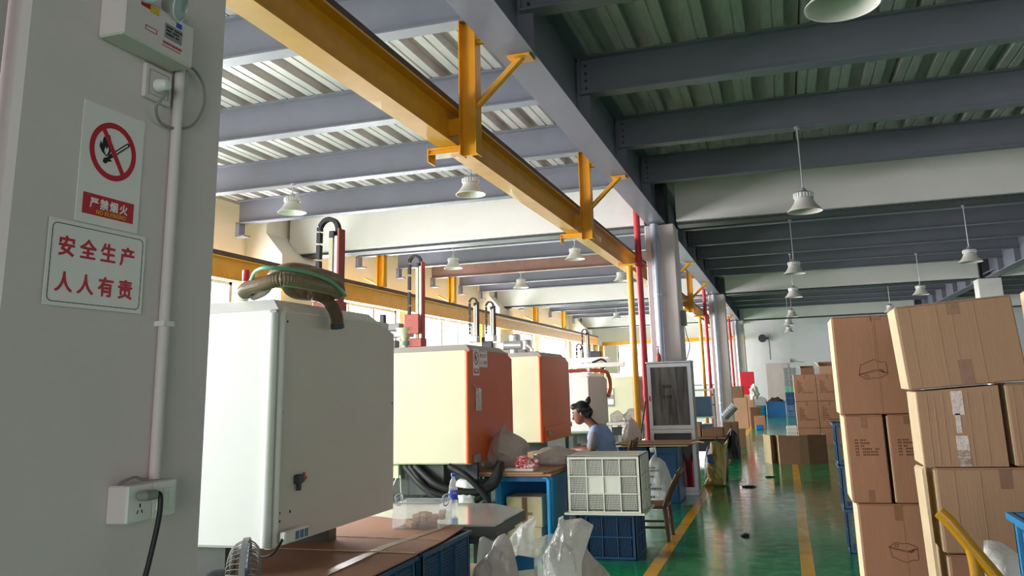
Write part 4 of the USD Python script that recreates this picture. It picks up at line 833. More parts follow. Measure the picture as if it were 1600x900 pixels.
MB().box(-.214, .214, -.3, .28, .67, .714).build('top_wall', 'blue_plastic', t); MB().box(-.214, .214, .25, .28, .0, .669).build('back_wall', 'blue_plastic', t); MB().box(-.214, .214, -.3, .249, .0, .03).build('bottom_wall', 'blue_plastic', t)
MB().tube(curve([(.19, -.306, .70), (.235, -.312, .69), (.243, -.316, .6), (.243, -.316, .1)], 20), .016, 8).build('rim', 'blue_bright', t, smooth=50)
MB().tube([(-.243, -.314, .05), (-.243, -.314, .69)], .012, 8).build('rim', 'blue_bright', t, smooth=50)
for k, (z0, z1, l) in enumerate(((.03, .27, 'tan carton at the bottom of the open blue bin'), (.272, .53, 'tan carton on top of the pair inside the open blue bin'))):
    c = thing('carton', l, 'carton', (-2.34, 7.42, z0)); MB().cbox(-.17, .16 + .01 * k, -.15, .14, .0, z1 - z0, .006).build('body', 'carton_edge', c)
    e = MB(); printmarks(e, [[3, 4], [5]], .026, frame((-.12, -.1505, .1), (1, 0, 0), (0, 0, 1)), rng); e.build('lettering', 'carton_ink', c)
    MB().box(-.02, .03, -.1512, -.1502, .02, z1 - z0 - .005).build('tape_strip', 'tape_brown', c)
pillow('plastic_bag', 'large milky tied plastic bag bulging on the brown table', 7.45, [(-2.75, .760), (-2.80, .80), (-2.785, .945), (-2.676, 1.054), (-2.604, 1.118), (-2.59, 1.165), (-2.55, 1.165), (-2.561, 1.124), (-2.526, 1.097), (-2.429, 1.051), (-2.374, 1.018), (-2.327, .966), (-2.349, .915), (-2.352, .82), (-2.40, .760)], .19, 21, 'film_milky', .03)
def lump(name, label, cat, loc, r, m, seed, amp=.35, sub=3, group=None, squash=True):
    s = trimesh.creation.icosphere(sub); v = s.vertices; v = v * (1 + amp * (meshkit.fbm(v * 2.2 + seed, 3, seed)[:, None] - .5) * 1.4)
    v = v * np.array(r); v[:, 2] = np.maximum(v[:, 2], -r[2] * .55) + r[2] * .55
    return MB().add(v, s.faces).build(name, m, None, label, cat, group, smooth=60, at=None) if loc is None else tag(MB().add(v + np.array(loc), s.faces).build(name, m, None, smooth=60, at=loc), label, cat, group)
lump('plastic_bag', 'flat clear bag of small parts lying beside the white lattice crate', 'bag', (-2.2, 7.9, .759), (.24, .22, .10), 'film_milky', 31, .3)
lump('red_net', 'crumpled red and white cloth on the front of the brown table', 'cloth', (-2.31, 7.26, .783), (.105, .07, .06), 'red_cloth', 33, .9, 4)
t = thing('paper_pad', 'white pad lying at the front edge of the brown table', 'pad', (-2.36, 7.25, .7585)); MB().cbox(-.13, .14, -.06, .07, .0, .024, .003).build('pad', 'paper_white', t)
lump('white_sack', 'open pale sack sagging below the left end of the brown table', 'sack', (-2.78, 7.0, .46), (.14, .1, .17), 'white_sack', 35, .5)

# ------------------------------------------------------------------ white lattice crate on a blue crate, chair, sack
q_ = crate('dark blue slotted crate on the floor under the white lattice crate', (-1.58, 7.58, 0), .46, .5, .385, 'blue_dark', 3, 2, .0, None, True, False, (), .0, 9, 7, 'fblr', .006, 'blue_crate')
MB().cbox(-.21, .21, -.2, .23, .014, .36, .01).build('shade_filling', 'trousers', q_)  # added dark block so the slots look shaded inside
q_ = crate('white lattice crate turned upside down on a dark blue crate', (-1.60, 7.50, .388), .66, .5, .495, 'crate_white', 4, 3, 0, None, False, True, ((1, 1), (2, 1)), .012, 10, 9, 'fblr', .0035, 'white_crate')

MB().cbox(-.30, .30, -.17, .22, .02, .47, .02).build('shade_filling', 'grey_plastic', q_)  # added grey block so the lattice holes look shaded
t = thing('wooden_chair', 'small dark wooden chair beside the white crate with its back to the aisle', 'chair', (-1.37, 8.4, 0), .02)
MB().cbox(-.19, .17, -.2, .2, .30, .33, .008).build('seat', 'wood_chair', t)
for x, y, dx in ((.15, -.18, .02), (.15, .18, .02), (-.17, -.18, -.03), (-.17, .18, -.03)): MB().tube([(x + dx, y * 1.05, 0), (x, y, .30)], (.02, .024), 8).build('leg', 'wood_chair', t, smooth=50)
for y in (-.18, .18): MB().tube(curve([(.14, y, .31), (.20, y * 1.03, .46), (.30, y * 1.06, .64)], 12), .02, 8).build('back_post', 'wood_chair', t, smooth=50)
MB().tube(curve([(.295, -.21, .63), (.31, 0, .645), (.295, .21, .63)], 12), .024, 8).build('back_rail', 'wood_chair', t, smooth=50)
for y in (-.07, .07): MB().tube([(.15, y, .33), (.295, y * 1.2, .63)], .011, 6).build('back_spindle', 'wood_chair', t, smooth=50)
for z, x0, x1, y in ((.13, -.18, .16, -.183), (.13, -.18, .16, .183)): MB().tube([(x0, y, z), (x1, y, z)], .012, 6).build('stretcher', 'wood_chair', t, smooth=50)
MB().tube([(.155, -.18, .17), (.155, .18, .17)], .012, 6).build('stretcher', 'wood_chair', t, smooth=50)

t = bag('woven_sack', 'white printed sack tied at the top standing behind the wooden chair', (-1.62, 10.3, 0), .17, .12, .66, 41, 'white_sack', .35, (.02, 0), 5, power=.25, tie=(-.02, 0, .66))
e = MB(); rg = random.Random(11)
printmarks(e, [[6], [8], [], [5]], .022, frame((-.1, -.145, .48), (1, .0, 0), (0, 0, 1)), rg); printmarks(e, [[3], [0, 6], [2], [4]], .03, frame((-.11, -.147, .28), (1, 0, 0), (0, 0, 1)), rg)
e.build('lettering', 'black_ink', t)

# ------------------------------------------------------------------ third table, fire cabinet, yellow sack
t = thing('side_table', 'cardboard-topped table on dark blue bins in front of the fire cabinet', 'table', (-1.7, 11.05, 0))
MB().cbox(-.5, .52, -.33, .33, .712, .722, .003).build('board', 'carton_brown', t); MB().cbox(-.49, .54, -.36, .3, .724, .734, .003).build('cardboard_top', 'carton', t); MB().cbox(-.4, .45, -.34, .3, .695, .71, .003).build('board', 'carton_edge', t)
MB().tube(curve([(.5, -.3, .735), (.58, -.33, .75), (.66, -.36, .742)], 10), .008, 6).build('tape_tail', 'carton_edge', t)
for x0, x1 in ((-.46, -.08), (-.05, .31)): MB().cbox(x0, x1, -.3, .3, 0, .69, .012).build('blue_bin', 'blue_dark', t)
for x0, x1 in ((-.44, -.10), (-.03, .29)): MB().cbox(x0, x1, -.312, -.301, .03, .6, .004).build('bin_panel', 'blue_dark', t)

t = thing('fire_cabinet', 'tall grey steel fire cabinet with a dusty glass door against the pillar', 'cabinet', (-1.53, 11.62, 0))
W, D, HH = .305, .34, 1.76
MB().box(-W, -W + .02, -D / 2 + .02, D / 2, .06, HH).build('side_panel', 'grey_plastic', t); MB().box(W - .02, W, -D / 2 + .02, D / 2, .06, HH).build('side_panel', 'grey_plastic', t)
MB().box(-W + .02, W - .02, D / 2 - .015, D / 2, .06, HH).build('back_panel', 'grey_plastic', t); MB().box(-W + .02, W - .02, -D / 2 + .02, D / 2 - .016, .84, .86).build('shelf', 'alu', t)
MB().cbox(-W - .01, W + .01, -D / 2, D / 2, HH + .001, HH + .025, .004).build('top', 'alu', t); MB().cbox(-W, W, -D / 2 + .01, D / 2, 0.0, .058, .004).build('plinth', 'alu', t)
def cab_frame(z0, z1, nm):
    T = frame((-W, -D / 2 + .019, z0), (1, 0, 0), (0, 0, 1)); d_ = MB().prism(shapely.box(0, 0, 2 * W, z1 - z0).difference(shapely.box(.05, .05, 2 * W - .05, z1 - z0 - .05)), .022, T).build(nm, 'alu', t)
    return d_
d_ = cab_frame(.87, 1.755, 'glass_door'); MB().box(-W + .05, W - .05, -D / 2 + .006, -D / 2 + .01, .92, 1.705).build('pane', 'dusty_glass', d_)
e = MB(); printmarks(e, [[3], [], [3]], .045, frame((-.1, -D / 2 + .0035, 1.42), (1, 0, 0), (0, 0, 1)), random.Random(2)); e.build('faded_lettering', 'carton_ink', d_)
MB().cbox(-W + .012, -W + .034, -D / 2 - .014, -D / 2 - .004, 1.25, 1.32, .003).build('latch', 'sign_red', d_)
cab_frame(.06, .865, 'open_front')
for k, (x, l) in enumerate(((-1.41, 'red fire extinguisher on the left in the bottom of the fire cabinet'), (-1.30, 'red fire extinguisher on the right in the bottom of the fire cabinet'))):
    x_ = thing('fire_extinguisher', l, 'fire extinguisher', (x, 11.56, .0595))
    MB().lathe([(0, 0), (.046, 0), (.048, .01), (.048, .36), (.04, .39), (.018, .415), (.015, .43), (0, .43)], 20).build('cylinder', 'extinguisher_red', x_, smooth=40)
    MB().cbox(-.015, .015, -.04, .02, .43, .455, .004).build('valve', 'steel_dark', x_); MB().tube([(0, .01, .46), (0, -.06, .485)], .008, 6).build('lever', 'steel_dark', x_)
    MB().tube(curve([(.0, -.035, .44), (.03, -.055, .4), (.045, -.05, .2)], 12), .007, 6).build('hose', 'black_rubber', x_)
t = thing('oil_can', 'small rust-red bottle standing on the fire cabinet', 'bottle', (-1.68, 11.6, 1.786)); MB().lathe([(0, 0), (.035, 0), (.035, .08), (.02, .11), (.012, .13), (.012, .17), (.005, .2), (0, .2)], 14).build('body', 'copper_red', t, smooth=40)
MB().box(-.012, .012, -.012, .012, .201, .22).build('cap', 'sign_red', t)

t = pillow('yellow_sack', 'yellow woven sack half full standing right of the fire cabinet', 12.5, [(-1.268, 0.002), (-1.249, 0.047), (-1.206, 0.114), (-1.211, 0.264), (-1.149, 0.474), (-1.123, 0.625), (-1.029, 0.636), (-0.942, 0.57), (-0.849, 0.697), (-0.872, 0.592), (-0.902, 0.502), (-0.913, 0.322), (-0.948, 0.002)], .15, 51, 'yellow_sack', .05, .016, 'sack')
MB().hull([(-.115, -.20, .34), (-.04, -.20, .34), (-.115, -.20, .45), (-.04, -.20, .46), (-.115, -.08, .34), (-.04, -.08, .34), (-.115, -.08, .45), (-.04, -.08, .46)]).build('blue_print_patch', 'blue_plastic', t)
t = bag('dark_bag', 'black bin bag resting on the yellow sack by the pillar', (-1.12, 13.1, .0), .17, .13, .62, 52, 'black_rubber', .4, (.04, 0), 5, power=.3)

# ------------------------------------------------------------------ the worker at the brown table
def blob(chains, res=.014, it=8):
    parts = []
    for ch in chains:
        sp = [manifold3d.Manifold.sphere(r, 20).translate(tuple(map(float, c))) if np.ndim(r) == 0 else manifold3d.Manifold.sphere(1.0, 24).scale(tuple(map(float, r))).translate(tuple(map(float, c))) for c, r in ch]
        if len(sp) == 1: parts.append(sp[0])
        for a, b_ in zip(sp[:-1], sp[1:]): parts.append(manifold3d.Manifold.batch_hull([a, b_]))
    m = manifold3d.Manifold.batch_boolean(parts, manifold3d.OpType.Add).refine_to_length(res).to_mesh()
    tm = trimesh.Trimesh(m.vert_properties[:, :3], m.tri_verts, process=True)
    if it: trimesh.smoothing.filter_taubin(tm, .5, -.53, it)
    return tm
PX, PY = -1.95, 9.12
TH = .33
def HV(*v): x, y, z = v if len(v) == 3 else v[0]; return HC + (x * math.cos(TH) - z * math.sin(TH), y, x * math.sin(TH) + z * math.cos(TH))
t = thing('person', 'seated person in a blue shirt, black hair in a bun, bending over the brown table', 'person', (PX, PY, 0))
HC = np.array([-.275, -.01, 1.195])
sk = [[((0, 0, .53), .13), ((-.03, 0, .74), .115), ((-.09, 0, .93), .125)], [((-.09, -.12, .99), .06), ((-.09, .12, .99), .06)], [((-.10, 0, 1.0), .06), ((-.17, 0, 1.08), .048), ((-.235, -.005, 1.145), .05)],
      [(HV(0, 0, .015), (.098, .075, .105)), (HV(-.05, 0, -.07), (.052, .046, .05))], [(HV(-.06, 0, -.085), .03), (HV(-.078, 0, -.082), .026)],
      [(HV(-.09, 0, .0), .012), (HV(-.118, 0, -.03), .013), (HV(-.1, 0, -.038), .013)]]
for s in (-1, 1):
    sk += [[(HV(.01, s * .074, -.005), .012), (HV(.015, s * .082, -.03), .014), (HV(.01, s * .076, -.048), .009)]]
    sh, el, wr = (-.09, s * .17, .99), (-.13, s * .215, .79) , (-.37, s * .12, .795)
    sk += [[((-.09, s * .12, .99), .055), (sh, .058), (el, .042)], [(el, .041), ((-.22, s * .19, .80), .038), (wr, .026)]]
    pal = np.array([-.41, s * .10, .79]); sk += [[(wr, .025), (pal, .026)]]
    sk += [[((-.39, s * .125, .79), .018), ((-.43, s * .125, .783), .018)], [((-.39, s * .085, .79), .018), ((-.43, s * .08, .783), .018)]]
    for k, (dy, L) in enumerate(((.03, .058), (.01, .068), (-.012, .064), (-.033, .05))):
        b0 = np.array([-.435, s * .10 + dy, .788]); sk += [[(b0, .0095), (b0 + (-L * .55, -s * .004, .004), .009), (b0 + (-L * .95, -s * .008, -.012), .008)]]
    sk += [[((-.385, s * .07, .79), .012), ((-.42, s * .052, .785), .0105), ((-.45, s * .047, .779), .009)]]
    sk += [[((-.02, s * .09, .53), .085), ((-.36, s * .11, .535), .06)], [((-.36, s * .11, .535), .056), ((-.34, s * .11, .12), .038)], [((-.33, s * .11, .05), .036), ((-.46, s * .12, .035), .028)]]
b_ = blob(sk, .011, 6); MB().mesh(b_).build('body', 'skin', t, smooth=True)
hr = blob([[(HV(.018, 0, .03), (.10, .083, .10))], [(HV(-.05, 0, .085), (.05, .07, .04)), (HV(.05, 0, .02), (.07, .082, .07))], [(HV(.085, 0, -.02), .05), (HV(.05, 0, -.05), .055)]], .012, 4)
v = hr.vertices; q_ = v - HC; lx, lz = q_[:, 0] * math.cos(TH) + q_[:, 2] * math.sin(TH), -q_[:, 0] * math.sin(TH) + q_[:, 2] * math.cos(TH)
keep = ~((lx < -.03) & (lz < .06)); f_ = hr.faces[keep[hr.faces].all(1)]
MB().add(v, f_).build('hair', 'hair', t, smooth=True)
MB().mesh(blob([[(HV(.11, 0, .085), .034), (HV(.125, .0, .1), .03)], [(HV(.135, -.012, .125), .014), (HV(.14, .012, .12), .014)]], .01, 3)).build('hair_bun', 'hair', t, smooth=True)
MB().tube([HV(.085, -.02, .075), HV(.095, .02, .075)], .012, 8).build('hair_tie', 'black_rubber', t)
for s in (-1, 1):
    MB().mesh(trimesh.creation.icosphere(2, .0095), frame(HV(-.088, s * .031, .008), (1, 0, 0), (0, 1, 0))).build('eye', 'paper_white', t, smooth=True)
    MB().mesh(trimesh.creation.icosphere(2, .0055), frame(HV(-.0945, s * .032, .006), (1, 0, 0), (0, 1, 0))).build('iris', 'hair', t, smooth=True)
    MB().tube([HV(-.092, s * .014, .028), HV(-.092, s * .035, .033), HV(-.078, s * .05, .026)], .0045, 6).build('eyebrow', 'hair', t)
MB().tube([HV(-.093, -.02, -.068), HV(-.104, 0, -.066), HV(-.093, .02, -.068)], .006, 6).build('lips', 'copper_red', t, smooth=50)
st = [[((.01, 0, .50), (.155, .175, .06)), ((-.015, 0, .74), (.135, .165, .06)), ((-.08, 0, .92), (.145, .165, .075)), ((-.11, 0, 1.0), (.085, .12, .05))], [((-.02, 0, .88), (.12, .15, .06)), ((-.06, 0, 1.0), (.10, .14, .05))]]
for s in (-1, 1): st += [[((-.09, s * .10, 1.0), .07), ((-.09, s * .165, .995), .07), ((-.118, s * .202, .845), .06)]]
MB().mesh(blob(st, .016, 8)).build('shirt', 'shirt_blue', t, smooth=True)
for s in (-1, 1):
    MB().mesh(blob([[((-.095, s * .182, .965), .062), ((-.120, s * .205, .850), .0605)]], .012, 3)).build('sleeve_panel', 'shirt_grey', t, smooth=True)
MB().mesh(blob([[((0, 0, .50), (.15, .165, .1))]] + [[((-.02, s * .09, .52), .098), ((-.36, s * .11, .535), .07)] for s in (-1, 1)] + [[((-.36, s * .11, .53), .068), ((-.34, s * .11, .13), .052)] for s in (-1, 1)], .018, 5)).build('trousers', 'trousers', t, smooth=True)
for s in (-1, 1): MB().mesh(blob([[((-.33, s * .11, .045), .045), ((-.47, s * .12, .035), .034)]], .012, 3)).build('shoe', 'black_rubber', t, smooth=True)
t = thing('wooden_chair', 'wooden chair under the seated person, its slatted back showing behind the blue shirt', 'chair', (-1.95, 9.12, 0))
MB().cbox(-.2, .2, -.2, .2, .385, .41, .008).build('seat', 'wood_chair', t)
for x, y in ((.17, -.18), (.17, .18), (-.18, -.18), (-.18, .18)): MB().tube([(x * 1.05, y * 1.05, 0), (x, y, .385)], (.018, .02), 8).build('leg', 'wood_chair', t, smooth=50)
for y in (-.18, .18): MB().tube(curve([(.18, y, .40), (.22, y, .6), (.31, y * 1.03, .90)], 12), .018, 8).build('back_post', 'wood_chair', t, smooth=50)
for z, x in ((.88, .305), (.72, .26)): MB().tube(curve([(x, -.18, z), (x + .012, 0, z), (x, .18, z)], 10), .017, 8).build('back_rail', 'wood_chair', t, smooth=50)
for y in (-.08, .08): MB().tube([(.18, y, .41), (.30, y, .88)], .009, 6).build('back_spindle', 'wood_chair', t, smooth=50)

# ------------------------------------------------------------------ cartons on the right
rng = random.Random(17)
def carton(label, x0, x1, y0, y1, z0, z1, m='carton', tape=(), rows=None, tilt=0.0, group=None, drawing=None, creases=(), yaw=0.0, rise=0.0):
    """Closed carton; front face at y0. tape: (centre, width, from, to) up the front; rows: print; drawing: 'up' or 'down'."""
    w, d, h = x1 - x0, y1 - y0, z1 - z0
    t = UsdGeom.Xform.Define(stage, '/World/' + numbered('/World', 'carton')); t.AddTranslateOp().Set(Gf.Vec3d(x0, y0, z0))
    if tilt: t.AddRotateYOp().Set(-tilt)
    if yaw: t.AddRotateZOp().Set(yaw)
    t = tag(t.GetPrim(), label, 'carton', group)
    if rise: MB().hull([(x, y, z) for x in (.0, w) for y in (0, d) for z in (0, h - .0035 + rise * x / w)]).build('body', m, t)
    else: MB().cbox(0, w, 0, d, 0, h - .0035, .005).build('body', m, t)
    for a in (() if rise else (0, 1)): MB().box(.002, w - .002, .002 + a * (d / 2), d / 2 - .002 + a * (d / 2), h - .0032, h).build('top_flap', m, t)
    MB().box(.0, .004, .004, d - .004, .004, h - .006, frame((-.0042, 0, 0), (1, 0, 0), (0, 1, 0))).build('lit_side_sheet', 'carton_edge', t)  # pale sheet that paints the window light on the left face
    F = frame((0, -.0002, 0), (1, 0, 0), (0, 0, 1))
    for (c, tw, v0, v1, tm) in tape: MB().box(c - tw / 2, c + tw / 2, v0, v1, .0, .0009, F).build('tape_strip', tm, t)
    for c in creases: MB().tube([(c, -.0002, .006), (c + .002, -.0002, h - .01)], .0014, 5).build('crease', m, t)
    if rows:
        e = MB(); printmarks(e, rows[0], rows[1], F @ frame((rows[2], rows[3], .0), (1, 0, 0), (0, 1, 0)), rng); e.build('lettering', 'carton_ink', t)
    if drawing:
        top = [(0, .0), (.07, .035), (.09, .06), (.13, .075), (.2, .072), (.23, .055), (.37, .06), (.53, -.01), (.53, -.04), (.50, -.035), (.46, -.04), (.4, -.075), (.32, -.08), (.02, -.012)]
        rim2 = [(0, .0), (-.005, -.02), (.3, -.10), (.4, -.095), (.455, -.06), (.53, -.045)]
        low = [(.0, -.02), (.045, -.215), (.09, -.21), (.13, -.24), (.30, -.305), (.42, -.25), (.50, -.255), (.525, -.235), (.53, -.045)]
        hs = [[(.10, .01), (.11, .035), (.16, .05), (.18, .035), (.17, .01), (.12, -.005)], [(.37, -.10), (.38, -.075), (.44, -.06), (.46, -.07), (.45, -.095), (.39, -.11)]]
        sc, (ox, oz) = drawing[1], drawing[2]; fl = -1 if drawing[0] == 'down' else 1
        e = MB()
        for L, cl in ((top, True), (rim2, False), (low, False)) + tuple((q, True) for q in hs):
            P = np.array([(ox + a * sc, oz + fl * b_ * sc) for a, b_ in L])
            ls = LineString(np.vstack([P, P[:1]]) if cl else P).buffer(.0013, quad_segs=2); e.prism(ls, .0006, F)
        e.build('line_drawing', 'carton_ink', t)
    return t
PR = [[2, 3], [2, 5], [2, 2], [2, 0, 5, 0, 2], [2, 0, 8], [2, 0, 8]]
carton('big brown carton on top of the left stack with an upside-down basket drawing', .252, .615, 4.3, 4.62, 1.317, 1.79, 'carton_brown', ((.18, .003, 0, .47, 'carton'), (.2, .05, .448, .469, 'tape_brown')), None, 0, None, ('down', .245, (.10, .185)), (.19,))
carton('narrow brown printed carton, left of the pair under the top carton of the left stack', .264, .437, 4.3, 4.62, .908, 1.314, 'carton_brown', ((.085, .028, .005, .06, 'tape_brown'), (.085, .028, .345, .40, 'tape_brown')), (PR, .0088, .034, .285))
carton('narrow brown printed carton, right of the pair under the top carton of the left stack', .456, .64, 4.3, 4.62, .908, 1.314, 'carton_brown', ((.085, .028, .36, .40, 'tape_brown'),), (PR, .0088, .034, .285))
carton('brown carton with an upright basket drawing at the foot of the left stack', .283, .648, 4.3, 4.62, .432, .905, 'carton_brown', ((.175, .035, .40, .469, 'tape_brown'),), None, 0, None, ('up', .23, (.118, .285)), (.19,))
carton('bottom carton of the left stack standing on the floor', .283, .648, 4.3, 4.62, 0.0, .43, 'carton_brown', ((.175, .035, .0, .42, 'tape_brown'),))
carton('biggest tan carton, tilted on top of the right stack with crinkled tape', .453, .858, 3.4, 3.62, 1.441, 1.757, 'carton', ((.2, .045, .265, .31, 'tape_brown'), (.205, .045, .003, .095, 'tape_brown')), None, 3.5, None, None, (.045, .14, .19, .27))
carton('tan carton with silver crinkled tape under the tilted big carton', .474, .752, 3.4, 3.64, 1.162, 1.438, 'carton', ((.135, .04, .185, .272, 'tape_clear'), (.13, .018, .12, .19, 'tape_clear'), (.135, .042, .0, .11, 'tape_clear')), None, 0, None, None, (.03, .055, .085, .17, .22), 0, .0165)
carton('tan carton right of the one with silver tape, cut off by the right edge', .778, 1.12, 3.4, 3.64, 1.162, 1.456, 'carton', (), None, 0, None, None, (.02, .05, .09))
carton('wide tan carton with one tape strip below the carton with silver tape', .505, 1.05, 3.4, 3.66, .86, 1.158, 'carton', ((.23, .04, .225, .295, 'tape_brown'),), None, 0, None, None, (.06, .145, .3, .4))
carton('brown carton at the foot of the right stack behind the yellow handle', .515, 1.0, 3.4, 3.66, .43, .856, 'carton_brown', ((.09, .03, .3, .42, 'tape_brown'),))
carton('lowest carton of the right stack on the floor behind the trolley', .515, 1.0, 3.4, 3.66, 0.0, .427, 'carton_brown', ())
carton('tan carton corner beside the tilted big carton at the right edge', .94, 1.3, 3.42, 3.66, 1.459, 1.81, 'carton', ())
# loose torn flap at the left edges of the right stack
t = thing('carton_flap', 'pale torn cardboard strip standing against the left edge of the right stack', 'cardboard', (.492, 3.42, 0))
MB().hull([(-.012, 0, 0), (.006, 0, 0), (-.012, .2, 0), (.006, .2, 0), (-.03, 0, 1.15), (-.022, 0, 1.16), (-.03, .2, 1.14), (-.022, .2, 1.15)]).build('strip', 'carton_edge', t)

t = thing('hand_trolley', 'yellow tube handle of a hand trolley leaning in front of the right carton stack', 'trolley', (.78, 2.45, 0))
MB().tube(curve([(-.372, .33, 1.095), (-.345, .325, 1.065), (-.30, .32, 1.0), (-.24, .31, .915), (-.16, .29, .78), (-.10, .27, .6), (-.1, .26, .2)], 40), .0185, 14).build('handle', 'yellow_paint', t, smooth=60)
MB().tube(curve([(-.302, .32, 1.0), (-.296, .318, .95), (-.295, .315, .8), (-.29, .3, .2)], 24), .016, 12).build('upright', 'yellow_paint', t, smooth=60)
MB().cbox(-.34, .42, -.28, .3, .13, .168, .006).build('platform', 'yellow_paint', t)
for x in (-.27, .29):
    for y in (-.22, .22): MB().lathe([(0, -.015), (.062, -.015), (.065, 0), (.062, .015), (0, .015)], 18, frame((x, y, .066), (1, 0, 0), (0, 0, 1))).build('wheel', 'black_rubber', t)
for k, l in enumerate(('lowest bright blue crate on the trolley', 'middle bright blue crate on the trolley', 'bright blue plastic crate cut off by the bottom right corner')):
    crate(l, (.868, 2.40, .17 + k * .318), .61, .38, .316, 'blue_bright', 4, 2, 0, None, True, False, (), 0, 4, 3, 'fblr', .012, 'bright_blue_crate')
pillow('plastic_bag', 'white bag poking up between the yellow handle and the bright blue crate', 3.05, [(.565, .002), (.56, .9), (.57, .972), (.62, .965), (.665, .93), (.67, .002)], .07, 61, 'film_white', .03)

G = 'grey-blue crates in a tall stack'
for k, l in enumerate(('bottom grey-blue slatted crate of the stack beside the left cartons', 'middle grey-blue slatted crate of the stack beside the left cartons', 'top grey-blue slatted crate of the stack beside the left cartons')):
    crate(l, (.715 - .012 * k, 8.06, .0 + k * .365), .6, .40, .362, 'blue_grey', 4, 2, 0, None, True, False, (), .004, 6, 4, 'fl', .007, 'slatted_crate')

# ------------------------------------------------------------------ cartons and bins farther down the hall
PF = [[2], [4], [3], [4], [5], [4, 1], [2, 0, 9]]
for i in range(2):
    for k, (z0, z1) in enumerate(((0, .37), (.375, .965), (.97, 1.57))):
        carton(('%s carton of the %s column in the far printed carton stack' % (('bottom', 'middle', 'top')[k], ('left', 'right')[i])), .2 + .5 * i, .685 + .5 * i, 20.0, 20.5, z0, z1, 'carton_brown', ((.24, .04, z1 - z0 - .1, z1 - z0 - .01, 'tape_brown'),) if k else (), (PF, .028, .07, z1 - z0 - .16) if k else None)
def open_carton(label, loc, w, d, h, m='carton', flap=.12, yaw=0.0):
    t = thing('open_carton', label, 'carton', loc, math.radians(yaw))
    for x0, x1, y0, y1 in ((-w / 2, w / 2, -d / 2, -d / 2 + .008), (-w / 2, w / 2, d / 2 - .008, d / 2), (-w / 2, -w / 2 + .008, -d / 2 + .008, d / 2 - .008), (w / 2 - .008, w / 2, -d / 2 + .008, d / 2 - .008)): MB().box(x0, x1, y0, y1, 0.0, h).build('panel', m, t)
    MB().box(-w / 2 + .008, w / 2 - .008, -d / 2 + .008, d / 2 - .008, 0, .008).build('bottom', m, t)
    if flap:
        MB().hull([(-w / 2, -d / 2 + .01, h), (-w / 2, d / 2 - .01, h), (-w / 2 - .09, -d / 2 + .01, h + flap), (-w / 2 - .09, d / 2 - .01, h + flap), (-w / 2 + .006, -d / 2 + .01, h), (-w / 2 + .006, d / 2 - .01, h), (-w / 2 - .084, -d / 2 + .01, h + flap), (-w / 2 - .084, d / 2 - .01, h + flap)]).build('flap', 'carton_edge', t)
        MB().hull([(-w / 2, d / 2, h), (w / 2, d / 2, h), (-w / 2, d / 2 + .02, h + flap), (w / 2, d / 2 + .02, h + flap), (-w / 2, d / 2 - .006, h), (w / 2, d / 2 - .006, h), (-w / 2, d / 2 + .014, h + flap), (w / 2, d / 2 + .014, h + flap)]).build('flap', m, t)
    return t
open_carton('small open carton on the left of the far printed stack top', (.53, 20.3, 1.572), .3, .3, .15, 'carton_dark', .05)
open_carton('open carton with a raised flap on the right of the far printed stack top', (1.0, 20.2, 1.572), .42, .36, .18, 'carton', .1)
t = thing('open_carton', 'empty carton unfolded in a zigzag standing on the aisle floor before the far stack', 'carton', (0.16, 15.6, 0))
Z = [((-.63, .48), (-.50, .1), 'carton_edge'), ((-.5, .1), (-.40, .32), 'carton_dark'), ((-.42, .34), (-.36, .06), 'carton_edge'), ((-.36, .06), (.0, 0.0), 'carton_dark'), ((.0, .0), (.14, .08), 'carton'), ((.14, .08), (.46, .2), 'carton_dark'), ((.46, .2), (.42, .6), 'carton_dark')]
for (a, b2, m) in Z:
    a, b2 = np.array(a), np.array(b2); n_ = np.array([-(b2 - a)[1], (b2 - a)[0]]); n_ = n_ / np.linalg.norm(n_) * .005
    MB().hull([(*(a + s * n_), z) for s in (-1, 1) for z in (0, .5)] + [(*(b2 + s * n_), z) for s in (-1, 1) for z in (0, .49)]).build('panel', m, t)
t = thing('wrapped_stack', 'white film-wrapped stack standing left of the far printed cartons', 'stack', (.06, 20.2, 0))
for k in range(5): MB().cbox(-.12 + .008 * (k % 2), .12, -.15, .15, k * .085, k * .085 + .08, .02).build('wrapped_layer', 'film_white', t)

t = thing('blue_tub', 'deep blue open tub against the end wall beside the dark crate tower', 'tub', (-.42, 34.6, 0))
MB().prism(shapely.box(-.36, -.25, .36, .25).difference(shapely.box(-.33, -.22, .33, .22)), .56, frame((0, 0, .02), (1, 0, 0), (0, 1, 0))).build('wall', 'blue_plastic', t); MB().box(-.36, .36, -.25, .25, 0, .019).build('bottom', 'blue_plastic', t)
MB().prism(shapely.box(-.38, -.27, .38, .27).difference(shapely.box(-.33, -.22, .33, .22)), .03, frame((0, 0, .581), (1, 0, 0), (0, 1, 0))).build('rim', 'blue_plastic', t)
lump('dark_bag', 'dark rags heaped in the deep blue tub by the end wall', 'rags', (-.42, 34.6, .45), (.3, .2, .2), 'rail_rust', 71, .6)
t = thing('blue_barrel', 'ribbed light blue barrel by the end wall with a white bag on it', 'barrel', (-1.02, 34.4, 0))
MB().lathe([(0, 0), (.2, 0), (.22, .05), (.22, .15), (.205, .16), (.22, .18), (.22, .3), (.205, .31), (.22, .33), (.22, .44), (.2, .46), (0, .46)], 22).build('drum', 'blue_bright', t, smooth=35)
lump('plastic_bag', 'white bag bulging out of the ribbed blue barrel', 'bag', (-1.0, 34.4, .461), (.27, .22, .22), 'film_white', 73, .5)
t = thing('crate_tower', 'narrow tower of grey crates with a lime green band by the end wall door', 'crate stack', (.22, 34.3, 0))
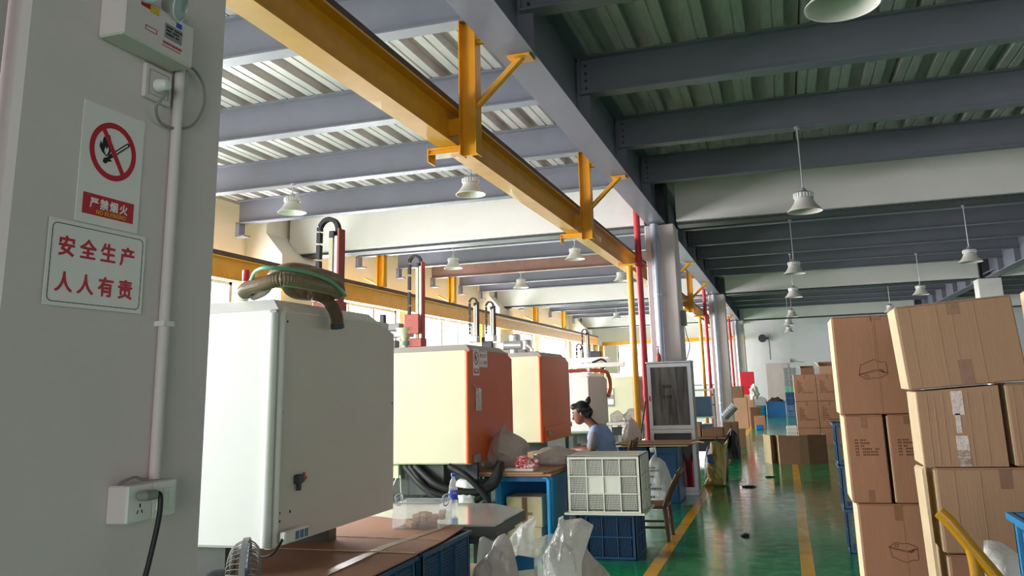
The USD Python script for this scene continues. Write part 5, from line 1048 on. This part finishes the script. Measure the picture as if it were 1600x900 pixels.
for k, m in enumerate(('blue_grey', 'blue_grey', 'blue_dark', 'blue_dark', 'hose_green', 'label_grey', 'label_grey', 'label_grey')):
    MB().cbox(-.24, .24, -.2, .2, k * .24, k * .24 + .225, .015).build('crate', m, t)
    for j in range(3): MB().box(-.16 + j * .15, -.13 + j * .15, -.215, -.201, k * .24 + .02, k * .24 + .2).build('crate_rib', m, t)
t = thing('wall_fan', 'small dark wall fan with its cable on the end wall', 'fan', (-.75, 36.05, 3.2))
MB().lathe([(0, -.06), (.16, -.05), (.17, 0), (.16, .05), (0, .06)], 20, frame((0, 0, 0), (1, 0, 0), (0, 0, 1))).build('cage', 'steel_dark', t); MB().box(-.03, .25, .05, .23, -.03, .03).build('bracket', 'steel_dark', t)
MB().tube([(.25, .235, 0), (.25, .235, -.9), (1.6, .235, -1.05)], .012, 6).build('cable', 'grey_plastic', t)

# things around the second and third aisle pillars
t = thing('clutter_table', 'low dark table heaped with brown cartons beyond the yellow sack', 'table', (-1.55, 16.4, 0))
MB().cbox(-.45, .4, -.4, .4, .42, .46, .005).build('table_top', 'carton_dark', t); MB().box(-.42, .36, -.36, .36, .2, .4).build('dark_drawer', 'trousers', t)
for x in (-.42, .34):
    for y in (-.37, .33): MB().box(x, x + .04, y, y + .04, 0, .2).build('leg', 'steel_dark', t)
carton('brown carton on the left of the low dark table', -1.95, -1.62, 16.1, 16.5, .462, .72, 'carton_brown'); carton('flat brown carton on the right of the low dark table', -1.58, -1.2, 16.05, 16.5, .462, .62, 'carton_dark')
bag('dark_bag', 'black bag slumped beside the low dark table', (-1.08, 16.7, 0), .14, .14, .6, 81, 'black_rubber', .3, (0, 0), 5, power=.3)
carton('orange-brown carton leaning by the second aisle pillar', -1.25, -.92, 19.2, 19.5, .0, .42, 'carton', (), None, 0, None, None, (), 20)
t = thing('white_rack', 'white rack with red tags holding grey crates behind the red pipe', 'rack', (-1.75, 17.6, 0))
for x in (-.3, .3):
    for y in (-.2, .2): MB().box(x - .02, x + .02, y - .02, y + .02, 0, 1.35).build('post', 'white_plastic', t)
for z in (.2, .75, 1.3): MB().box(-.3, .3, -.2, .2, z, z + .03).build('shelf', 'white_plastic', t)
for z in (.45, 1.0, 1.2): MB().box(.285, .322, -.224, -.221, z, z + .03).build('red_tag', 'sign_red', t)
for k, z in enumerate((.232, .782)): tag(MB().cbox(-2.0, -1.5, 17.42, 17.75, z, z + .4, .01).build('grey_crate', 'blue_grey', None), ('grey-blue crate on the lower shelf of the white rack', 'grey-blue crate on the upper shelf of the white rack')[k], 'crate')
t = thing('bench_motor', 'silver ribbed motor lying against the second aisle pillar', 'motor', (-1.2, 18.4, .0))
MB().cbox(-.16, .16, -.12, .12, 0, .62, .01).build('stand', 'carton_dark', t)
MB().tube([(-.12, 0, .72), (.12, .0, .95)], .09, 14).build('housing', 'alu', t, smooth=40)
for k in range(6): p0 = np.array([-.1 + k * .036, 0, .74 + k * .035]); MB().tube([p0, p0 + (.012, 0, .0115)], .1, 14).build('fin', 'label_grey', t, smooth=40)
for k, (x, y, w, z0, z1, m, l) in enumerate(((-1.75, 27.0, .55, 0, .95, 'carton', 'tall tan carton by the third aisle pillar'), (-1.0, 26.6, .32, 0, .38, 'carton_brown', 'small brown carton on the floor by the third aisle pillar'), (-1.15, 27.6, .34, 0, .62, 'carton', 'tan carton behind the small one by the third aisle pillar'), (-1.72, 27.05, .42, .955, 1.3, 'carton_dark', 'dark open carton on top of the tall tan carton'))):
    carton(l, x, x + w, y, y + .45, z0, z1, m, ())
t = thing('red_box', 'bright red printed box standing high on cartons by the third aisle pillar', 'box', (-1.42, 28.3, 0))
MB().cbox(0, .45, 0, .3, 1.02, 1.75, .01).build('box', 'sign_red', t); MB().cbox(.05, .4, .02, .28, 0, 1.015, .01).build('carton_support', 'carton', t)
lump('cream_cloth', 'cream and red cloth draped over the front of the red box', 'cloth', (-1.0, 28.23, .85), (.14, .1, .3), 'white_sack', 91, .8)
t = thing('blue_scrap', 'small blue plastic piece on the floor beside the brown carton by the lane line', 'plastic piece', (-.86, 26.2, 0)); MB().cbox(-.1, .12, -.1, .1, 0, .14, .02).build('piece', 'blue_plastic', t)

# white bench and clutter behind the worker
t = thing('white_bench', 'white bench with a dark tray behind the worker', 'bench', (-2.28, 12.5, 0))
MB().cbox(-.3, .2, -.4, .4, .9, .94, .006).build('bench_top', 'white_plastic', t)
for x in (-.28, .14):
    for y in (-.38, .32): MB().box(x, x + .05, y, y + .06, 0, .9).build('leg', 'white_plastic', t)
MB().cbox(-.22, .12, -.4, -.1, .76, .86, .008).build('dark_tray', 'steel_dark', t); MB().box(-.27, .18, -.38, .38, .60, .62).build('shelf', 'white_plastic', t)
lump('plastic_bag', 'pinkish white bag on the white bench behind the worker', 'bag', (-2.2, 12.4, .941), (.16, .16, .12), 'film_white', 95, .6)
lump('plastic_bag', 'crumpled clear bag on the left of the white bench behind the worker', 'bag', (-2.46, 12.3, .941), (.1, .14, .1), 'film_clear', 97, .6)
t = thing('blue_jug', 'dark blue jug standing by the worker behind the chair', 'jug', (-2.0, 11.0, .735)) if False else None
t = bag('plastic_bag', 'pinkish clear bag standing on the left end of the side table by the red pipe', (-2.03, 11.1, .735), .12, .1, .32, 99, 'film_milky', .2, (0, 0), 5)
t = thing('broom_pole', 'thin black pole leaning beside the red pipe', 'pole', (-2.0, 11.5, 0)); MB().tube([(-.14, 0.03, 0), (.1, .1, 1.25)], .012, 8).build('pole', 'black_rubber', t); MB().cbox(-.24, -.04, -.02, .08, 0, .05, .01).build('broom_head', 'rail_rust', t)
t = thing('green_bench', 'green-topped steel bench beside the third machine front', 'bench', (-2.6, 10.95, 0))
MB().cbox(-.3, .2, -.15, .35, .84, .87, .005).build('bench_top', 'green_bench', t)
for x in (-.28, .14):
    for y in (-.13, .3): MB().box(x, x + .04, y, y + .04, 0, .84).build('leg', 'machine_base', t)
for k, (x, y, l) in enumerate(((-.62, 12.4, 'black scrap of film on the floor right of the yellow sack'), (-.5, 8.6, 'small green-black scrap lying mid aisle on the near floor'), (-.35, 13.6, 'tiny dark scrap on the aisle floor before the zigzag carton'))):
    lump('floor_scrap', l, 'scrap', (x, y, .002), ((.09, .06, .012), (.04, .04, .014), (.07, .04, .012))[k], 'trousers', 111 + k, .9)
